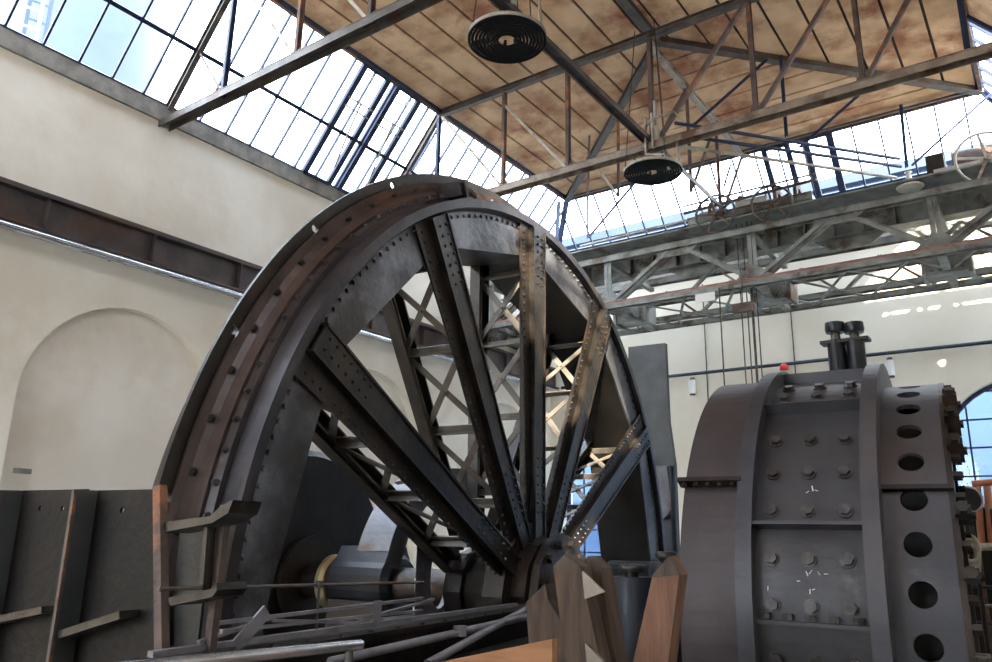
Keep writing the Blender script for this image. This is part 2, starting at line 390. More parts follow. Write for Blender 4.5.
struct(MB().prism([(XR,YF,ZS),(XR,-1.2,ZS),(EX1,-1.2,EZ),(EX1,EYf,EZ)], (0.05,0,.06)).prism([(XR,.8,ZS),(XR,12.2,ZS),(EX1,12.2,EZ),(EX1,.8,EZ)], (0.05,0,.06)), 'added_sun_boards_right', boards)  # boarding added out of view; the gaps shape where sun falls

# ceiling: mitred boards in steel channels, hipped towards the end wall
cb = MB()
def zc(d): return EZ + RISE*min(1, d/4.15)
T = 4.15
def strip(a, b, p0a, p1a, p0b, p1b, th=.05):
    cb.cur = 0; cb.prism([p0a, p1a, p1b, p0b], (0,0,th))
d = 0.; step = .5
while d < T-.01:
    a, b = d+.022, min(d+step-.022, T)
    za, zb2 = zc(a), zc(b)
    # left slope, right slope, back hip, front hip
    strip(a,b,(EX0+a,EYf+a,za),(EX0+a,EYb-a,za),(EX0+b,EYf+b,zb2),(EX0+b,EYb-b,zb2))
    strip(a,b,(EX1-a,EYf+a,za),(EX1-a,EYb-a,za),(EX1-b,EYf+b,zb2),(EX1-b,EYb-b,zb2))
    strip(a,b,(EX0+a,EYb-a,za),(EX1-a,EYb-a,za),(EX0+b,EYb-b,zb2),(EX1-b,EYb-b,zb2))
    strip(a,b,(EX0+a,EYf+a,za),(EX1-a,EYf+a,za),(EX0+b,EYf+b,zb2),(EX1-b,EYf+b,zb2))
    d += step
cb.cur = 1
O = [(EX0,EYf),(EX0,EYb),(XC,EYb-T),(XC,EYf+T),(EX1,EYf),(EX1,EYb)]
z0, z1 = EZ+.03, ZR+.03
cb.add([(EX0-.05,EYf-.05,z0),(EX0-.05,EYb+.05,z0),(XC,EYb-T,z1),(XC,EYf+T,z1),(EX1+.05,EYf-.05,z0),(EX1+.05,EYb+.05,z0)],
       [(0,1,2,3),(4,5,2,3),(1,5,2),(0,4,3)])
cb.add([(EX0-.05,EYf-.05,z0+.3),(EX0-.05,EYb+.05,z0+.3),(EX1+.05,EYb+.05,z0+.3),(EX1+.05,EYf-.05,z0+.3)], [(0,1,2,3)])
struct(cb, 'ceiling', [boards, boards_dark])
# hip and ridge channels under the boards, fascia
tr = MB()
for a,b in (((EX0,EYb),(XC,EYb-T)),((EX1,EYb),(XC,EYb-T)),((XC,EYb-T),(XC,EYf+T))):
    tr.cbar((a[0],a[1], (EZ if a[0]!=XC else ZR)-.05), (b[0],b[1],ZR-.05), .14,.10,.02)
struct(tr, 'trim_5', steel_grey)
fa = MB()
for a,b in (((EX0,EYf),(EX0,EYb)),((EX0,EYb),(EX1,EYb)),((EX1,EYb),(EX1,EYf))):
    fa.bar((*a,EZ-.02),(*b,EZ-.02),.06,.12)
struct(fa, 'trim_6', rust_steel)

# ------------------------------------------------------------------ camera
cam = bpy.data.cameras.new('camera'); co = bpy.data.objects.new('camera', cam); COL.objects.link(co)
cam.sensor_width = 36; cam.lens = 36*F/992; cam.clip_start = .05; cam.clip_end = 500
mw = Matrix((( rt2.x, up2.x, -fwd.x, 0),( rt2.y, up2.y, -fwd.y, 0),( rt2.z, up2.z, -fwd.z, EYE),(0,0,0,1)))
co.matrix_world = mw; S.camera = co

# ------------------------------------------------------------------ light
W = bpy.data.worlds.new('world'); S.world = W; W.use_nodes = True; nt = W.node_tree
bg = nt.nodes['Background']; tc = nt.nodes.new('ShaderNodeTexCoord'); sx = nt.nodes.new('ShaderNodeSeparateXYZ'); rp = nt.nodes.new('ShaderNodeValToRGB')
nt.links.new(tc.outputs['Generated'], sx.inputs[0]); nt.links.new(sx.outputs['Z'], rp.inputs['Fac']); nt.links.new(rp.outputs['Color'], bg.inputs['Color'])
rp.color_ramp.elements[0].color = (.92,.95,1,1); rp.color_ramp.elements[1].color = (.72,.84,1,1); rp.color_ramp.elements[1].position = .9
bg.inputs['Strength'].default_value = 6.5
sun = bpy.data.lights.new('sun', 'SUN'); so = bpy.data.objects.new('sun', sun); COL.objects.link(so)
sun.energy = 15; sun.color = (1,.84,.62); sun.angle = R_(.6)
so.rotation_euler = Vector((-.55,.82,-.60)).to_track_quat('-Z','Y').to_euler()
so.location = (8,-10,9)
S.view_settings.view_transform = 'Standard'; S.view_settings.look = 'None'; S.view_settings.gamma = 1; S.view_settings.use_curve_mapping = False
S.view_settings.exposure = 1.15
S.cycles.max_bounces = 8; S.cycles.diffuse_bounces = 5; S.cycles.transparent_max_bounces = 12; S.cycles.caustics_reflective = False; S.cycles.caustics_refractive = False
S.cycles.use_denoising = True
#---PARTS---

# ================================================================== THE FLYWHEEL
WC = (-3.0, 5.69, -.42)
def pol(u, r, t, c=WC):
    t = R_(t); return (c[0]+u, c[1]+r*math.cos(t), c[2]+r*math.sin(t))
fw = thing('flywheel', 'huge dark riveted spoked flywheel rising from the pit in front of the left wall', 'flywheel', WC, MACH)
b = MB(); b.lathe_u([(.03,3.02),(.03,3.085),(-.10,3.09),(-.105,3.12),(-.15,3.135),(-.155,3.09),(-.62,3.09),(-.62,3.0),(0,3.0)], 144, c=WC, smooth=False)
for k in range(120):
    t = 3*k; b.rivet(pol(-.128, 3.128, t), Vector(pol(0,1,t))-Vector(WC), .021, .022)
rim = b.build('rim', band_blue, fw)
b = MB(); b.lathe_u([(-.152,3.10),(-.152,3.155),(-.17,3.165),(-.20,3.185),(-.225,3.215),(-.238,3.262),(-.255,3.262),(-.255,3.10)], 144, c=WC)
for k in range(72):
    t = 2.5+5*k; p = pol(-.21, 3.20, t); q = pol(-.205, 3.30, t)
    b.cur = 1; b.hexb(p, Vector(pol(0,1,t))-Vector(WC), .022, .02, 6)
b.build('brake_band', [brown_band, darker], fw)
# outer flange with rectangular holes
b = MB(); NH = 22
for k in range(NH):
    t0 = 6.3 + k*360/NH
    def P(u, v, w): return pol(-.262+w, v, u)
    # a hole cell then a run of plain plate
    b.hole_cell(P, t0-.9, t0+.9, 3.225, 3.335, .50, .022, 12, ry=.026)
    n = 5; a0, a1 = t0+.9, t0+360/NH-.9
    for i in range(n):
        u0, u1 = a0+(a1-a0)*i/n, a0+(a1-a0)*(i+1)/n
        b.add([P(u0,3.225,0),P(u1,3.225,0),P(u1,3.335,0),P(u0,3.335,0),P(u0,3.225,-.022),P(u1,3.225,-.022),P(u1,3.335,-.022),P(u0,3.335,-.022)], [(0,1,2,3),(4,5,6,7)])
    m = 8
    for i in range(m):
        u0, u1 = t0-.9+(360/NH)*i/m, t0-.9+(360/NH)*(i+1)/m
        b.add([P(u0,3.335,0),P(u1,3.335,0),P(u1,3.335,-.022),P(u0,3.335,-.022)], [(0,1,2,3)])
b.lathe_u([(-.262,3.06),(-.262,3.23),(-.284,3.23),(-.284,3.06)], 144, c=WC)
b.build('outer_flange', dark, fw)
b = MB(); b.lathe_u([(-.60,3.05),(-.60,3.11),(-.625,3.11),(-.625,3.05)], 144, c=WC); b.build('rear_flange', dark, fw)
# lug on the rim
for t in (113.5,):
    b = MB(); p = Vector(pol(0,0,0))
    rr = Vector(pol(0,1,t))-Vector(WC); tt = Vector((0,-math.sin(R_(t)),math.cos(R_(t))))
    c = Vector(pol(-.06,3.16,t)); b.bar(c-tt*.03, c+tt*.03, .20,.09, rr); b.bar(c-tt*.05, c-tt*.03, .24,.13, rr)
    b.build('lug', dark, fw)
# twelve web plates in front and behind, flat inner deck
RI = 2.785
def web(u, th, name, m_):
    for k in range(12):
        b = MB(); a0, a1 = 30*k, 30*(k+1); n = 10; vs = []
        i0 = Vector((RI*math.cos(R_(a0)), RI*math.sin(R_(a0)))); i1 = Vector((RI*math.cos(R_(a1)), RI*math.sin(R_(a1))))
        for w in (0, -th):
            for i in range(n+1):
                t = a0+(a1-a0)*i/n; q = i0.lerp(i1, i/n); vs += [(WC[0]+u+w, WC[1]+q.x, WC[2]+q.y), pol(u+w, 3.02, t)]
        fs = []
        N = 2*(n+1)
        for i in range(n):
            fs += [(2*i,2*i+1,2*i+3,2*i+2), (N+2*i,N+2*i+2,N+2*i+3,N+2*i+1), (2*i,2*i+2,N+2*i+2,N+2*i), (2*i+1,N+2*i+1,N+2*i+3,2*i+3)]
        b.add(vs, fs)
        if name == 'web_plate':
            for i in range(18): b.rivet(pol(u, 2.965, a0+.8+i*1.667), (1,0,0), .017, .014)
            for i in range(5): b.rivet(pol(u, 2.80+.04*i, a0+4.3-.2*i), (1,0,0), .016, .012)
        b.build(name, m_, fw)
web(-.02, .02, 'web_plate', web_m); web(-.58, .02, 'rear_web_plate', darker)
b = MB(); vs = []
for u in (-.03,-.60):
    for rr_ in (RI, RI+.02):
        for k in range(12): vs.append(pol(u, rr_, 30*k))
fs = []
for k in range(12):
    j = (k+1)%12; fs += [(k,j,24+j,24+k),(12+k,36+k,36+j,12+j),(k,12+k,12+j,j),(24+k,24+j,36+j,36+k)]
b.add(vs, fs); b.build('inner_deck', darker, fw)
# gusset ring round rim at each spoke, spokes, lattices
def spoke_dirs(t):
    r = Vector((0, math.cos(R_(t)), math.sin(R_(t)))); q = Vector((0, -math.sin(R_(t)), math.cos(R_(t)))); return r, q
C0 = Vector(WC); X = Vector((1,0,0))
for k in range(1,6):
    t = 30*k+.8; r, q = spoke_dirs(t)
    # front spoke: raised channel with a riveted flange plate along it
    b = MB(); p0 = C0 + r*.36 + X*.04; p1 = C0 + r*3.0 + X*.06
    def seg(u0, u1, w0, w1, off0=0., off1=0., r0=.36, r1=3.0):
        vs = []
        for rr_, w, of in ((r0, w0, off0), (r1, w1, off1)):
            c = C0 + r*rr_
            for uu, ww in ((u0,-w/2),(u1,-w/2),(u1,w/2),(u0,w/2)): vs.append(c + X*uu + q*(ww+of))
        b.add(vs, [(0,1,2,3),(7,6,5,4),(0,4,5,1),(1,5,6,2),(2,6,7,3),(3,7,4,0)])
    seg(.035, .055, .15, .21); seg(-.09, .035, .015, .02, .066, .094); seg(-.09, .035, .015, .02, -.066, -.094)
    seg(.055, .068, .012, .016, -.060, -.085)
    for i in range(34):
        rr_ = .62 + i*.07
        if rr_ > 2.45 or rr_ < 1.1: b.rivet(C0 + r*rr_ + q*.04 + X*.055, (1,0,0), .014, .012); b.rivet(C0 + r*rr_ - q*.04 + X*.055, (1,0,0), .014, .012)
    sp = b.build('spoke', spoke_m, fw)
    b = MB(); seg(-.012, .004, .17, .32, .04, .10, .45, 3.0)
    for i in range(34):
        rr_ = .62 + i*.07
        w = .17+(rr_/3)*.13
        b.rivet(C0 + r*rr_ + q*(w/2+.055) + X*.004, (1,0,0), .014, .012)
    b.build('spoke_plate', dark, sp)
    b = MB(); seg(-.60, -.585, .12, .17, 0, 0, .40, 2.85); seg(-.585, -.50, .012, .015, .054, .078, .4, 2.8); seg(-.585, -.50, .012, .015, -.054, -.078, .4, 2.8)
    b.build('rear_spoke', spoke_m, fw)
    # lattice between front and rear spoke
    b = MB(); nodes = [2.66, 2.04, 1.40, .78]
    for i, n0 in enumerate(nodes):
        b.lbar(C0 + r*n0 - X*.06, C0 + r*n0 - X*.56, .055, .01, tuple(q))
        if i < 3:
            n1 = nodes[i+1]
            b.bar(C0 + r*(n0-.04) - X*.08 + q*.012, C0 + r*(n1+.04) - X*.54 + q*.012, .05, .010, tuple(q))
            b.bar(C0 + r*(n0-.04) - X*.54 - q*.0, C0 + r*(n1+.04) - X*.08 - q*.0, .05, .010, tuple(q))
            m = C0 + r*((n0+n1)/2) - X*.31; b.rivet(m+q*.016, tuple(q), .014,.012); b.rivet(m-q*.006, tuple(-q), .014,.012)
    for uu in (-.07, -.55): b.bar(C0 + r*.6 + X*uu, C0 + r*2.75 + X*uu, .05,.012, tuple(q))
    b.build('lattice', lat_m, fw)
# hub and shaft stub
b = MB(); b.lathe_u([(-.66,.0),(-.66,.30),(-.60,.33),(-.48,.33),(-.48,.28),(-.14,.34),(-.14,.56),(.03,.56),(.03,.44),(.14,.42),(.14,.36),(.02+.18,.36),(.20,.46),(.26,.46),(.26,.0)], 12, c=WC, closed=False)
for k in range(12): b.hexb(pol(.26,.38,30*k+15), (1,0,0), .035,.04)
hub = b.build('hub', dark, fw)
# long shaft: a thing carrying wheel and rotor
b = MB(); b.tube([(-5.6,5.69,-.42),(-3.67,5.69,-.42)], .15, 24)
tag(b.build('drive_shaft', dark, frame=MACH), 'thick dark steel shaft leaving the rear of the flywheel hub towards the far bearing', 'shaft')
b = MB(); b.tube([(-2.73,5.69,-.42),(-1.37,5.69,-.42)], .17, 24)
tag(b.build('drive_shaft', dark, frame=MACH), 'thick dark steel shaft between flywheel hub and grey drum', 'shaft')

# ================================================================== THE DRUM (generator stator)
DC = (0, 5.69, -.42)
def dp(u, r, t):       # t: 0 = towards the viewer, 90 = up
    t = R_(t); return (u, DC[1]-r*math.cos(t), DC[2]+r*math.sin(t))
def arcs(prof, a0, a1, seg): # profile swept in dp angle
    b = MB(); vs = []; n = len(prof)
    for i in range(seg+1):
        for u,r in prof: vs.append(dp(u, r, a0+(a1-a0)*i/seg))
    fs = [(i*n+k, i*n+(k+1)%n, (i+1)*n+(k+1)%n, (i+1)*n+k) for i in range(seg) for k in range(n)]
    b.add(vs, fs); m_ = seg*n; b.add(vs[:n], [tuple(range(n))]); b.add(vs[m_:m_+n], [tuple(range(n))]); return b
dr = thing('generator_drum', 'big grey steel drum with two raised flanges, bolted plates and a band of round holes', 'generator', (-.72,5.69,-.42), MACH)
def shell(prof, seg=120):
    b = MB(); vs = []; n = len(prof)
    for i in range(seg):
        for u,r in prof: vs.append(dp(u, r, 360*i/seg))
    b.add(vs, [(i*n+k, i*n+(k+1)%n, ((i+1)%seg)*n+(k+1)%n, ((i+1)%seg)*n+k) for i in range(seg) for k in range(n)], False); return b
o = shell([(-1.36,1.30),(-1.36,1.494),(-1.056,1.494),(-1.056,1.30)]).build('left_band', drum_b, dr)
b = arcs([(-1.385,1.49),(-1.385,1.56),(-1.04,1.56),(-1.04,1.49)], 28.3, 29.2, 3)
for i in range(5):
    b.hexb(dp(-1.35+i*.066,1.535,28.2), (0, -math.sin(R_(28))*-1*-1, -math.cos(R_(28))), .016,.02)
b.build('joint_strip', dark, o)
o1 = shell([(-1.056,1.40),(-1.056,1.553),(-.975,1.553),(-.975,1.40)]).build('flange', drum_m, dr)
shell([(-.456,1.38),(-.456,1.553),(-.375,1.553),(-.375,1.38)]).build('flange', drum_m, dr)
# bolted plates between the flanges
ribs = [79, 52, 19.8, 1.6, -30]
for a1, a0 in zip(ribs[:-1], ribs[1:]):
    n = max(3, int((a1-a0)/3)); arcs([(-.975,1.42),(-.975,1.462),(-.456,1.462),(-.456,1.42)], a0+.4, a1-.4, n).build('plate', drum_plate, dr)
arcs([(-.975,1.42),(-.975,1.45),(-.456,1.45),(-.456,1.42)], 79, 330, 84).build('plate', drum_m, dr)
for a in (79, 52, 19.8, 1.6, 110, 141, 172, 203, 234, 265, 296):
    arcs([(-.975,1.42),(-.975,1.535 if a!=1.6 else 1.50),(-.456,1.535 if a!=1.6 else 1.50),(-.456,1.42)], a-.35, a+.35, 1).build('rib', drum_m, dr)
bolt0 = None
for a in (66.5, 59, 41, 32, 23.3, 13.5, 4.8, -5, -14, -23):
    for u in (-.895, -.715, -.54):
        nrm = Vector(dp(0,1,a))-Vector(DC); p = Vector(dp(u,1.462,a))
        b = MB(); b.hexb(p, nrm, .038,.008, 16); b.hexb(p+nrm*.008, nrm, .030,.022, 6, rot=random.random()); b.build('bolt', bolt_m, dr)
for i in range(5):
    a = 2.5; nrm = Vector((0, math.sin(R_(a)), math.cos(R_(a)))); p = Vector(dp(-.93+i*.105,1.485,a-.3))
    b = MB(); b.hexb(p, nrm, .026,.028, 6); b.build('bolt', bolt_m, dr)
# pierced band
b = MB()
def P(u, v, w): return dp(v, 1.40+w, u)
st = 9.45; a = -1.3-st*4; 
while a < 320-st*5:
    # one hole cell in the middle of the band, plain strips beside it
    b.hole_cell(P, a-st/2, a+st/2, -.235-.105, -.235+.105, 2.55, .025, 24, ry=.062)
    for v0, v1 in ((-.375,-.34),(-.13,-.083)):
        for k in range(3):
            u0, u1 = a-st/2+st*k/3, a-st/2+st*(k+1)/3; b.add([P(u0,v0,0),P(u1,v0,0),P(u1,v1,0),P(u0,v1,0),P(u0,v0,-.025),P(u1,v0,-.025),P(u1,v1,-.025),P(u0,v1,-.025)], [(0,1,2,3),(4,5,6,7)])
    a += st
pb = b.build('pierced_band', drum_m, dr)
b = arcs([(-.375,1.395),(-.375,1.43),(-.06,1.43),(-.06,1.395)], 28.9, 29.9, 2); b.build('joint_strip', dark, pb)
b = shell([(-.083,1.15),(-.083,1.405),(-.055,1.405),(-.055,1.15)])
for k in range(44):
    a = -60+k*5.2; b.hexb(dp(-.055,1.365,a), (1,0,0), .026,.04)
b.build('end_ring', dark, dr)
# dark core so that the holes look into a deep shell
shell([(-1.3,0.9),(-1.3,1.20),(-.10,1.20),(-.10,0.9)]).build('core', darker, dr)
arcs([(-1.30,.2),(-1.30,1.32),(-1.27,1.32),(-1.27,.2)], 0, 360, 60).build('end_plate', drum_b, dr)
b = MB()      # faint chalk strokes
for (px_, py_, dx, dy) in ((768,586,0,5),(806,571,2,5),(812,570,-3,4),(818,571,2,4),(824,574,4,0),(797,581,3,0),(812,590,3,-1),(810,589,0,5),(806,493,3,-2),(812,486,1,5),(815,490,3,1)):
    pts_ = []
    for (x_, y_) in ((px_,py_),(px_+dx,py_+dy)):
        v_ = rt2*((x_-496)/F)+up2*(-(y_-331)/F)+fwd; n_ = Vector((math.cos(R_(5)),math.sin(R_(5)),0)); e_ = Vector((-math.sin(R_(5)),math.cos(R_(5)),0))
        lo_, hi_ = 2., 9.
        for _ in range(40):
            m_ = (lo_+hi_)/2; P_ = v_*(m_/v_.dot(e_)); y2, z2 = P_.dot(e_)-DC[1], P_.z-DC[2]
            if y2*y2+z2*z2 > 1.4635**2: lo_ = m_
            else: hi_ = m_
        P_ = v_*(lo_/v_.dot(e_)); pts_.append((P_.dot(n_), P_.dot(e_), P_.z))
    if (Vector(pts_[0])-Vector(pts_[1])).length > .005: b.bar(pts_[0], pts_[1], .006, .003)
b.build('chalk_mark', white_m, dr)
# knobs and cleats on the right rim of the drum
for k, a in enumerate((58, 49, 40, 12, -3, 24)):
    b = MB(); nrm = Vector(dp(0,1,a))-Vector(DC); p = Vector(dp(-.03,1.38,a)); b.bar(p-nrm*.06, p+nrm*.07, .05,.07,(1,0,0)); b.hexb(p+nrm*.07, nrm, .03,.03); b.tube([p+Vector((.0,0,0)), p+Vector((.05,0,.0))], .022, 8)
    b.build('clamp', dark, dr)

# ================================================================== RUNWAY BEAM, CONDUITS, WALL LAMPS
def rays(px, py):
    v = rt2*((px-496)/F) + up2*(-(py-331)/F) + fwd; return v
def aY(px, py, Y): v = rays(px,py); return tuple(v*(Y/v.y))       # a sight line meets a plane of the hall
def aX(px, py, X_): v = rays(px,py); return tuple(v*(X_/v.x))
def aZ(px, py, Z): v = rays(px,py); return tuple(v*(Z/v.z))
_n = Vector((math.cos(R_(5)), math.sin(R_(5)), 0)); _e = Vector((-math.sin(R_(5)), math.cos(R_(5)), 0))
def toM(v): v = Vector(v); return (v.dot(_n), v.dot(_e), v.z)
def mN(px, py, n): v = rays(px,py); return toM(v*(n/v.dot(_n)))
def mE(px, py, e): v = rays(px,py); return toM(v*(e/v.dot(_e)))

b = MB(); b.ibar((XL+.13,YF,3.75),(XL+.13,YB,3.75), .24,.46,.03)
rb = thing('runway_beam', 'long brown riveted steel crane runway beam fixed along the left wall', 'beam', (XL+.13,4,3.5))
b.build('girder', beam_m, rb)
b = MB(); b.box(XL+.10,XL+.17, YF, YB, 3.98, 4.04); b.build('rail', steel_grey, rb)
for k in range(17):
    y = -7.3+1.42*k; b = MB(); b.box(XL+.145, XL+.235, y-.008, y+.008, 3.55, 3.95)
    b.build('stiffener', beam_m, rb)
b = MB(); b.ibar((XR-.13,YF,3.75),(XR-.13,YB,3.75), .24,.46,.03); b.box(XR-.17,XR-.10, YF, YB, 3.98, 4.04)
tag(b.build('runway_beam', rust_steel), 'steel crane runway beam along the right wall under the crane end', 'beam')
b = MB(); b.tube([(XL+.30,YF+.1,3.42),(XL+.30,YB-.08,3.42)], .045, 10)
for k in range(12): b.bar((XL+.0,-7.+2*k,3.47),(XL+.30,-7.+2*k,3.47),.03,.02)
b.tube([(XL+.05,3.42,3.42),(XL+.05,3.42,2.6)], .012, 6)
tag(b.build('conduit', chrome), 'long bright metal pipe running under the brown runway beam on the left wall', 'pipe')
b = MB(); b.tube([(XL+.35,YB-.06,3.53),(XR-.05,YB-.06,3.53)], .035, 10)
tag(b.build('conduit', blue_paint), 'thin blue grey pipe running level across the end wall above the lamps', 'pipe')
for i,(px,py) in enumerate(((692,386),(890,367))):
    p = aY(px,py,YB-.1); t = thing('wall_lamp', ['white cylindrical wall lamp on end wall left of the drum','white cylindrical wall lamp on end wall above the drum, right of the twin spindles'][i], 'lamp', (p[0],YB,p[2]-.2), group='lamps on the end wall')
    b = MB(); b.tube([(p[0],YB-.09,p[2]-.17),(p[0],YB-.09,p[2]+.13)], .075, 14); b.build('shade', white_m, t)
    b = MB(); b.box(p[0]-.04,p[0]+.04,YB-.05,YB-.0,p[2]+.02,p[2]+.2); b.tube([(p[0],YB-.09,p[2]+.13),(p[0],YB-.09,p[2]+.17)], .045, 12); b.build('bracket', steel_grey, t)
    b = MB(); b.tube([(p[0],YB-.09,p[2]-.20),(p[0],YB-.09,p[2]-.17)], .06, 12); b.build('base_cap', steel_grey, t)
# small red beacon on the end wall
p = aY(784,368,YB-.1); b = MB(); b.lathe_z([(.0,-.04),(.09,-.04),(.08,.05),(.03,.09),(0,.09)], c=p, seg=14)
t = tag(b.build('alarm_beacon', red_m), 'small red beacon on the end wall pipe just above the drum', 'beacon')
# vertical cables on the end wall
for i,(px, y0, y1, Y, lab) in enumerate(((791,316,374,YB-.03,'thin dark cable hanging on end wall left of twin spindles'),(703,297,392,YB-.03,'thin dark cable hanging on end wall above the left wall lamp'))):
    a_ = aY(px,y0,Y); c_ = aY(px+3,y1,Y); b = MB(); b.tube([(a_[0],Y,a_[2]+.3),(a_[0],Y,.5)], .012, 6)
    tag(b.build('cable', wire_m), lab, 'cable')
# vent slot on the left wall
p = aX(22,471,XL); b = MB(); b.box(XL, XL+.02, p[1]-.10, p[1]+.10, p[2]-.03, p[2]+.03)
tag(b.build('wall_vent', concrete), 'small rectangular vent slot low in the left wall niche', 'vent')

# ================================================================== ROOF TRUSSES
ZT, ZP = 5.70, 7.62
def truss(Y, label, tie=steel_grey):
    t = thing('roof_truss', label, 'truss', (XC, Y, ZT), group='steel roof trusses')
    b = MB(); b.lbar((XL,Y+.035,ZT),(XR,Y+.035,ZT),.11,.014,(0,0,1),1,-1); b.lbar((XL,Y-.035,ZT),(XR,Y-.035,ZT),.11,.014,(0,0,1),-1,-1)
    b.build('tie_beam', tie, t)
    b = MB(); b.ibar((EX0,Y,ZP),(EX1,Y,ZP),.09,.13,.014); b.build('top_chord', steel_grey, t)
    for sx, xe, xw in ((1,EX0,XL),(-1,EX1,XR)):
        b = MB(); b.ibar((xw+sx*.05,Y,5.95),(xe,Y,ZP),.08,.12,.014); b.build('principal_rafter', steel_grey, t)
    def post(x, m_=rust_steel, z0=ZT, z1=ZP): 
        b = MB(); b.lbar((x,Y,z0),(x,Y,z1),.055,.01,(0,1,0)); b.lbar((x+.012,Y,z0),(x+.012,Y,z1),.055,.01,(0,1,0),-1,-1); b.build('post', m_, t)
    def brace(x0,z0,x1,z1,m_=rust_steel,w=.045):
        b = MB(); b.lbar((x0,Y+.01,z0),(x1,Y+.01,z1),w,.01,(0,1,0)); b.build('brace', m_, t)
    xs = [-8.62, -7.13, -5.85, -4.38, -2.83, -1.45]
    for x in xs: post(x, ZT and (bar_blue if x < -8 else rust_steel), ZT, ZP)
    post(XC*2+8.62, bar_blue)
    brace(-8.6,ZP,-7.13,ZT+.05, pale_steel); brace(-9.35,6.7,-8.62,ZT+.05, rust_steel,.03)
    brace(-7.13,ZP-.3,-5.9,ZT+.1, pale_steel)
    brace(-5.85,ZP,-4.4,ZT+.08, rust_steel); brace(-4.3,ZT+.08,-2.88,ZP-.05, rust_steel,.055); brace(-2.78,ZT+.1,-1.5,ZP-.1, rust_steel,.055)
    brace(-1.4,ZT+.1,-.3,ZP, rust_steel,.055)
    for x in xs[1:]:
        b = MB(); b.prism([(x-.10,Y-.012,ZT-.02),(x+.12,Y-.012,ZT-.02),(x+.08,Y-.012,ZT+.16),(x-.06,Y-.012,ZT+.16)], (0,.024,0)); b.build('gusset', rust_steel, t)
    return t
truss(10.0, 'rusty steel roof truss crossing the hall behind the small round fixture', tan_steel)  # tie beam colour lightened to stand for sunlight on it
truss(5.5, 'dark steel roof truss nearest the viewer, ending on the left wall')
# central longitudinal truss and wind bracing
lt = thing('roof_truss', 'steel truss running lengthwise under the ceiling ridge towards the end wall', 'truss', (XC,10,ZT), group='steel roof trusses')
b = MB(); b.lbar((XC-.03,-3,ZT+.12),(XC-.03,10,ZT+.12),.075,.012,(0,0,1),1,-1); b.lbar((XC+.03,-3,ZT+.12),(XC+.03,14.6,ZT+.12),.075,.012,(0,0,1),-1,-1); b.build('tie_beam', steel_grey, lt)
b = MB(); b.ibar((XC,10.1,ZP-.02),(XC,14.7,ZP-.02),.10,.12,.014); b.build('top_chord', pale_steel, lt)
for y,m_ in ((11.7,rust_steel),(13.1,rust_steel)):
    b = MB(); b.lbar((XC,y,ZT-.06),(XC,y,ZP),.055,.01); b.build('post', m_, lt)
for (y0,z0,y1,z1) in ((10.1,ZT,11.7,ZP),(11.7,ZT,13.1,ZP),(13.1,ZT,14.6,ZP)):
    b = MB(); b.lbar((XC+.02,y0,z0),(XC+.02,y1,z1),.05,.01,(1,0,0)); b.build('brace', steel_grey, lt)
t = thing('roof_truss', 'slim steel frame under the ceiling halfway between far truss and end wall', 'truss', (XC,11.84,5.9), group='steel roof trusses')
def pb(Y, p, q, m_, nm, w=.055):
    b = MB(); b.lbar(aY(*p,Y), aY(*q,Y), w, .01, (0,1,0)); b.build(nm, m_, t)
pb(11.84,(781,56),(787,137),bar_blue,'post'); pb(11.84,(768,60),(693,127),bar_blue,'brace'); pb(11.84,(619,107),(619,197),rust_steel,'post'); pb(11.84,(590,136),(588,200),rust_steel,'post',.04)
pb(11.84,(598,168),(618,196),pale_steel,'brace',.04)
t = thing('roof_truss', 'dark slim steel frame against the end wall glass', 'truss', (XC,14.55,5.9), group='steel roof trusses')
b = MB(); b.lbar((EX0,14.5,ZP),(EX1,14.5,ZP),.06,.01); b.build('top_chord', steel_grey, t)
pb(14.5,(899,84),(907,168),bar_blue,'post'); pb(13.6,(868,88),(800,148),bar_blue,'brace'); pb(14.5,(990,95),(912,166),bar_blue,'brace',.04)
pb(14.5,(640,178),(589,238),bar_blue,'brace',.06); pb(14.5,(588,190),(588,238),rust_steel,'post',.04); pb(14.5,(560,202),(557,250),bar_blue,'post',.10)
pb(14.5,(731,165),(724,188),bar_blue,'brace',.04); pb(14.5,(580,246),(700,217),pale_steel,'tie_beam',.03)
# three conduits from truss centre to crane right end
for i,(a_, c_) in enumerate((((675,123),(888,157)),((684,136),(890,165)),((678,146),(885,176)))):
    p0 = Vector(aY(*a_,10.15)); p1 = Vector(aY(*c_,13.4)); p1 = p1 + (p1-p0)*.06
    b = MB(); b.tube([p0,p1], .028, 8)
    tag(b.build('tie_rod', [bar_blue,bar_blue,pale_steel][i]), ['uppermost of three long dark rods from truss centre to crane right end','middle of three long rods from truss centre to crane right end','pale lowest of three long rods from truss centre to crane right end'][i], 'rod', 'long rods above the crane')
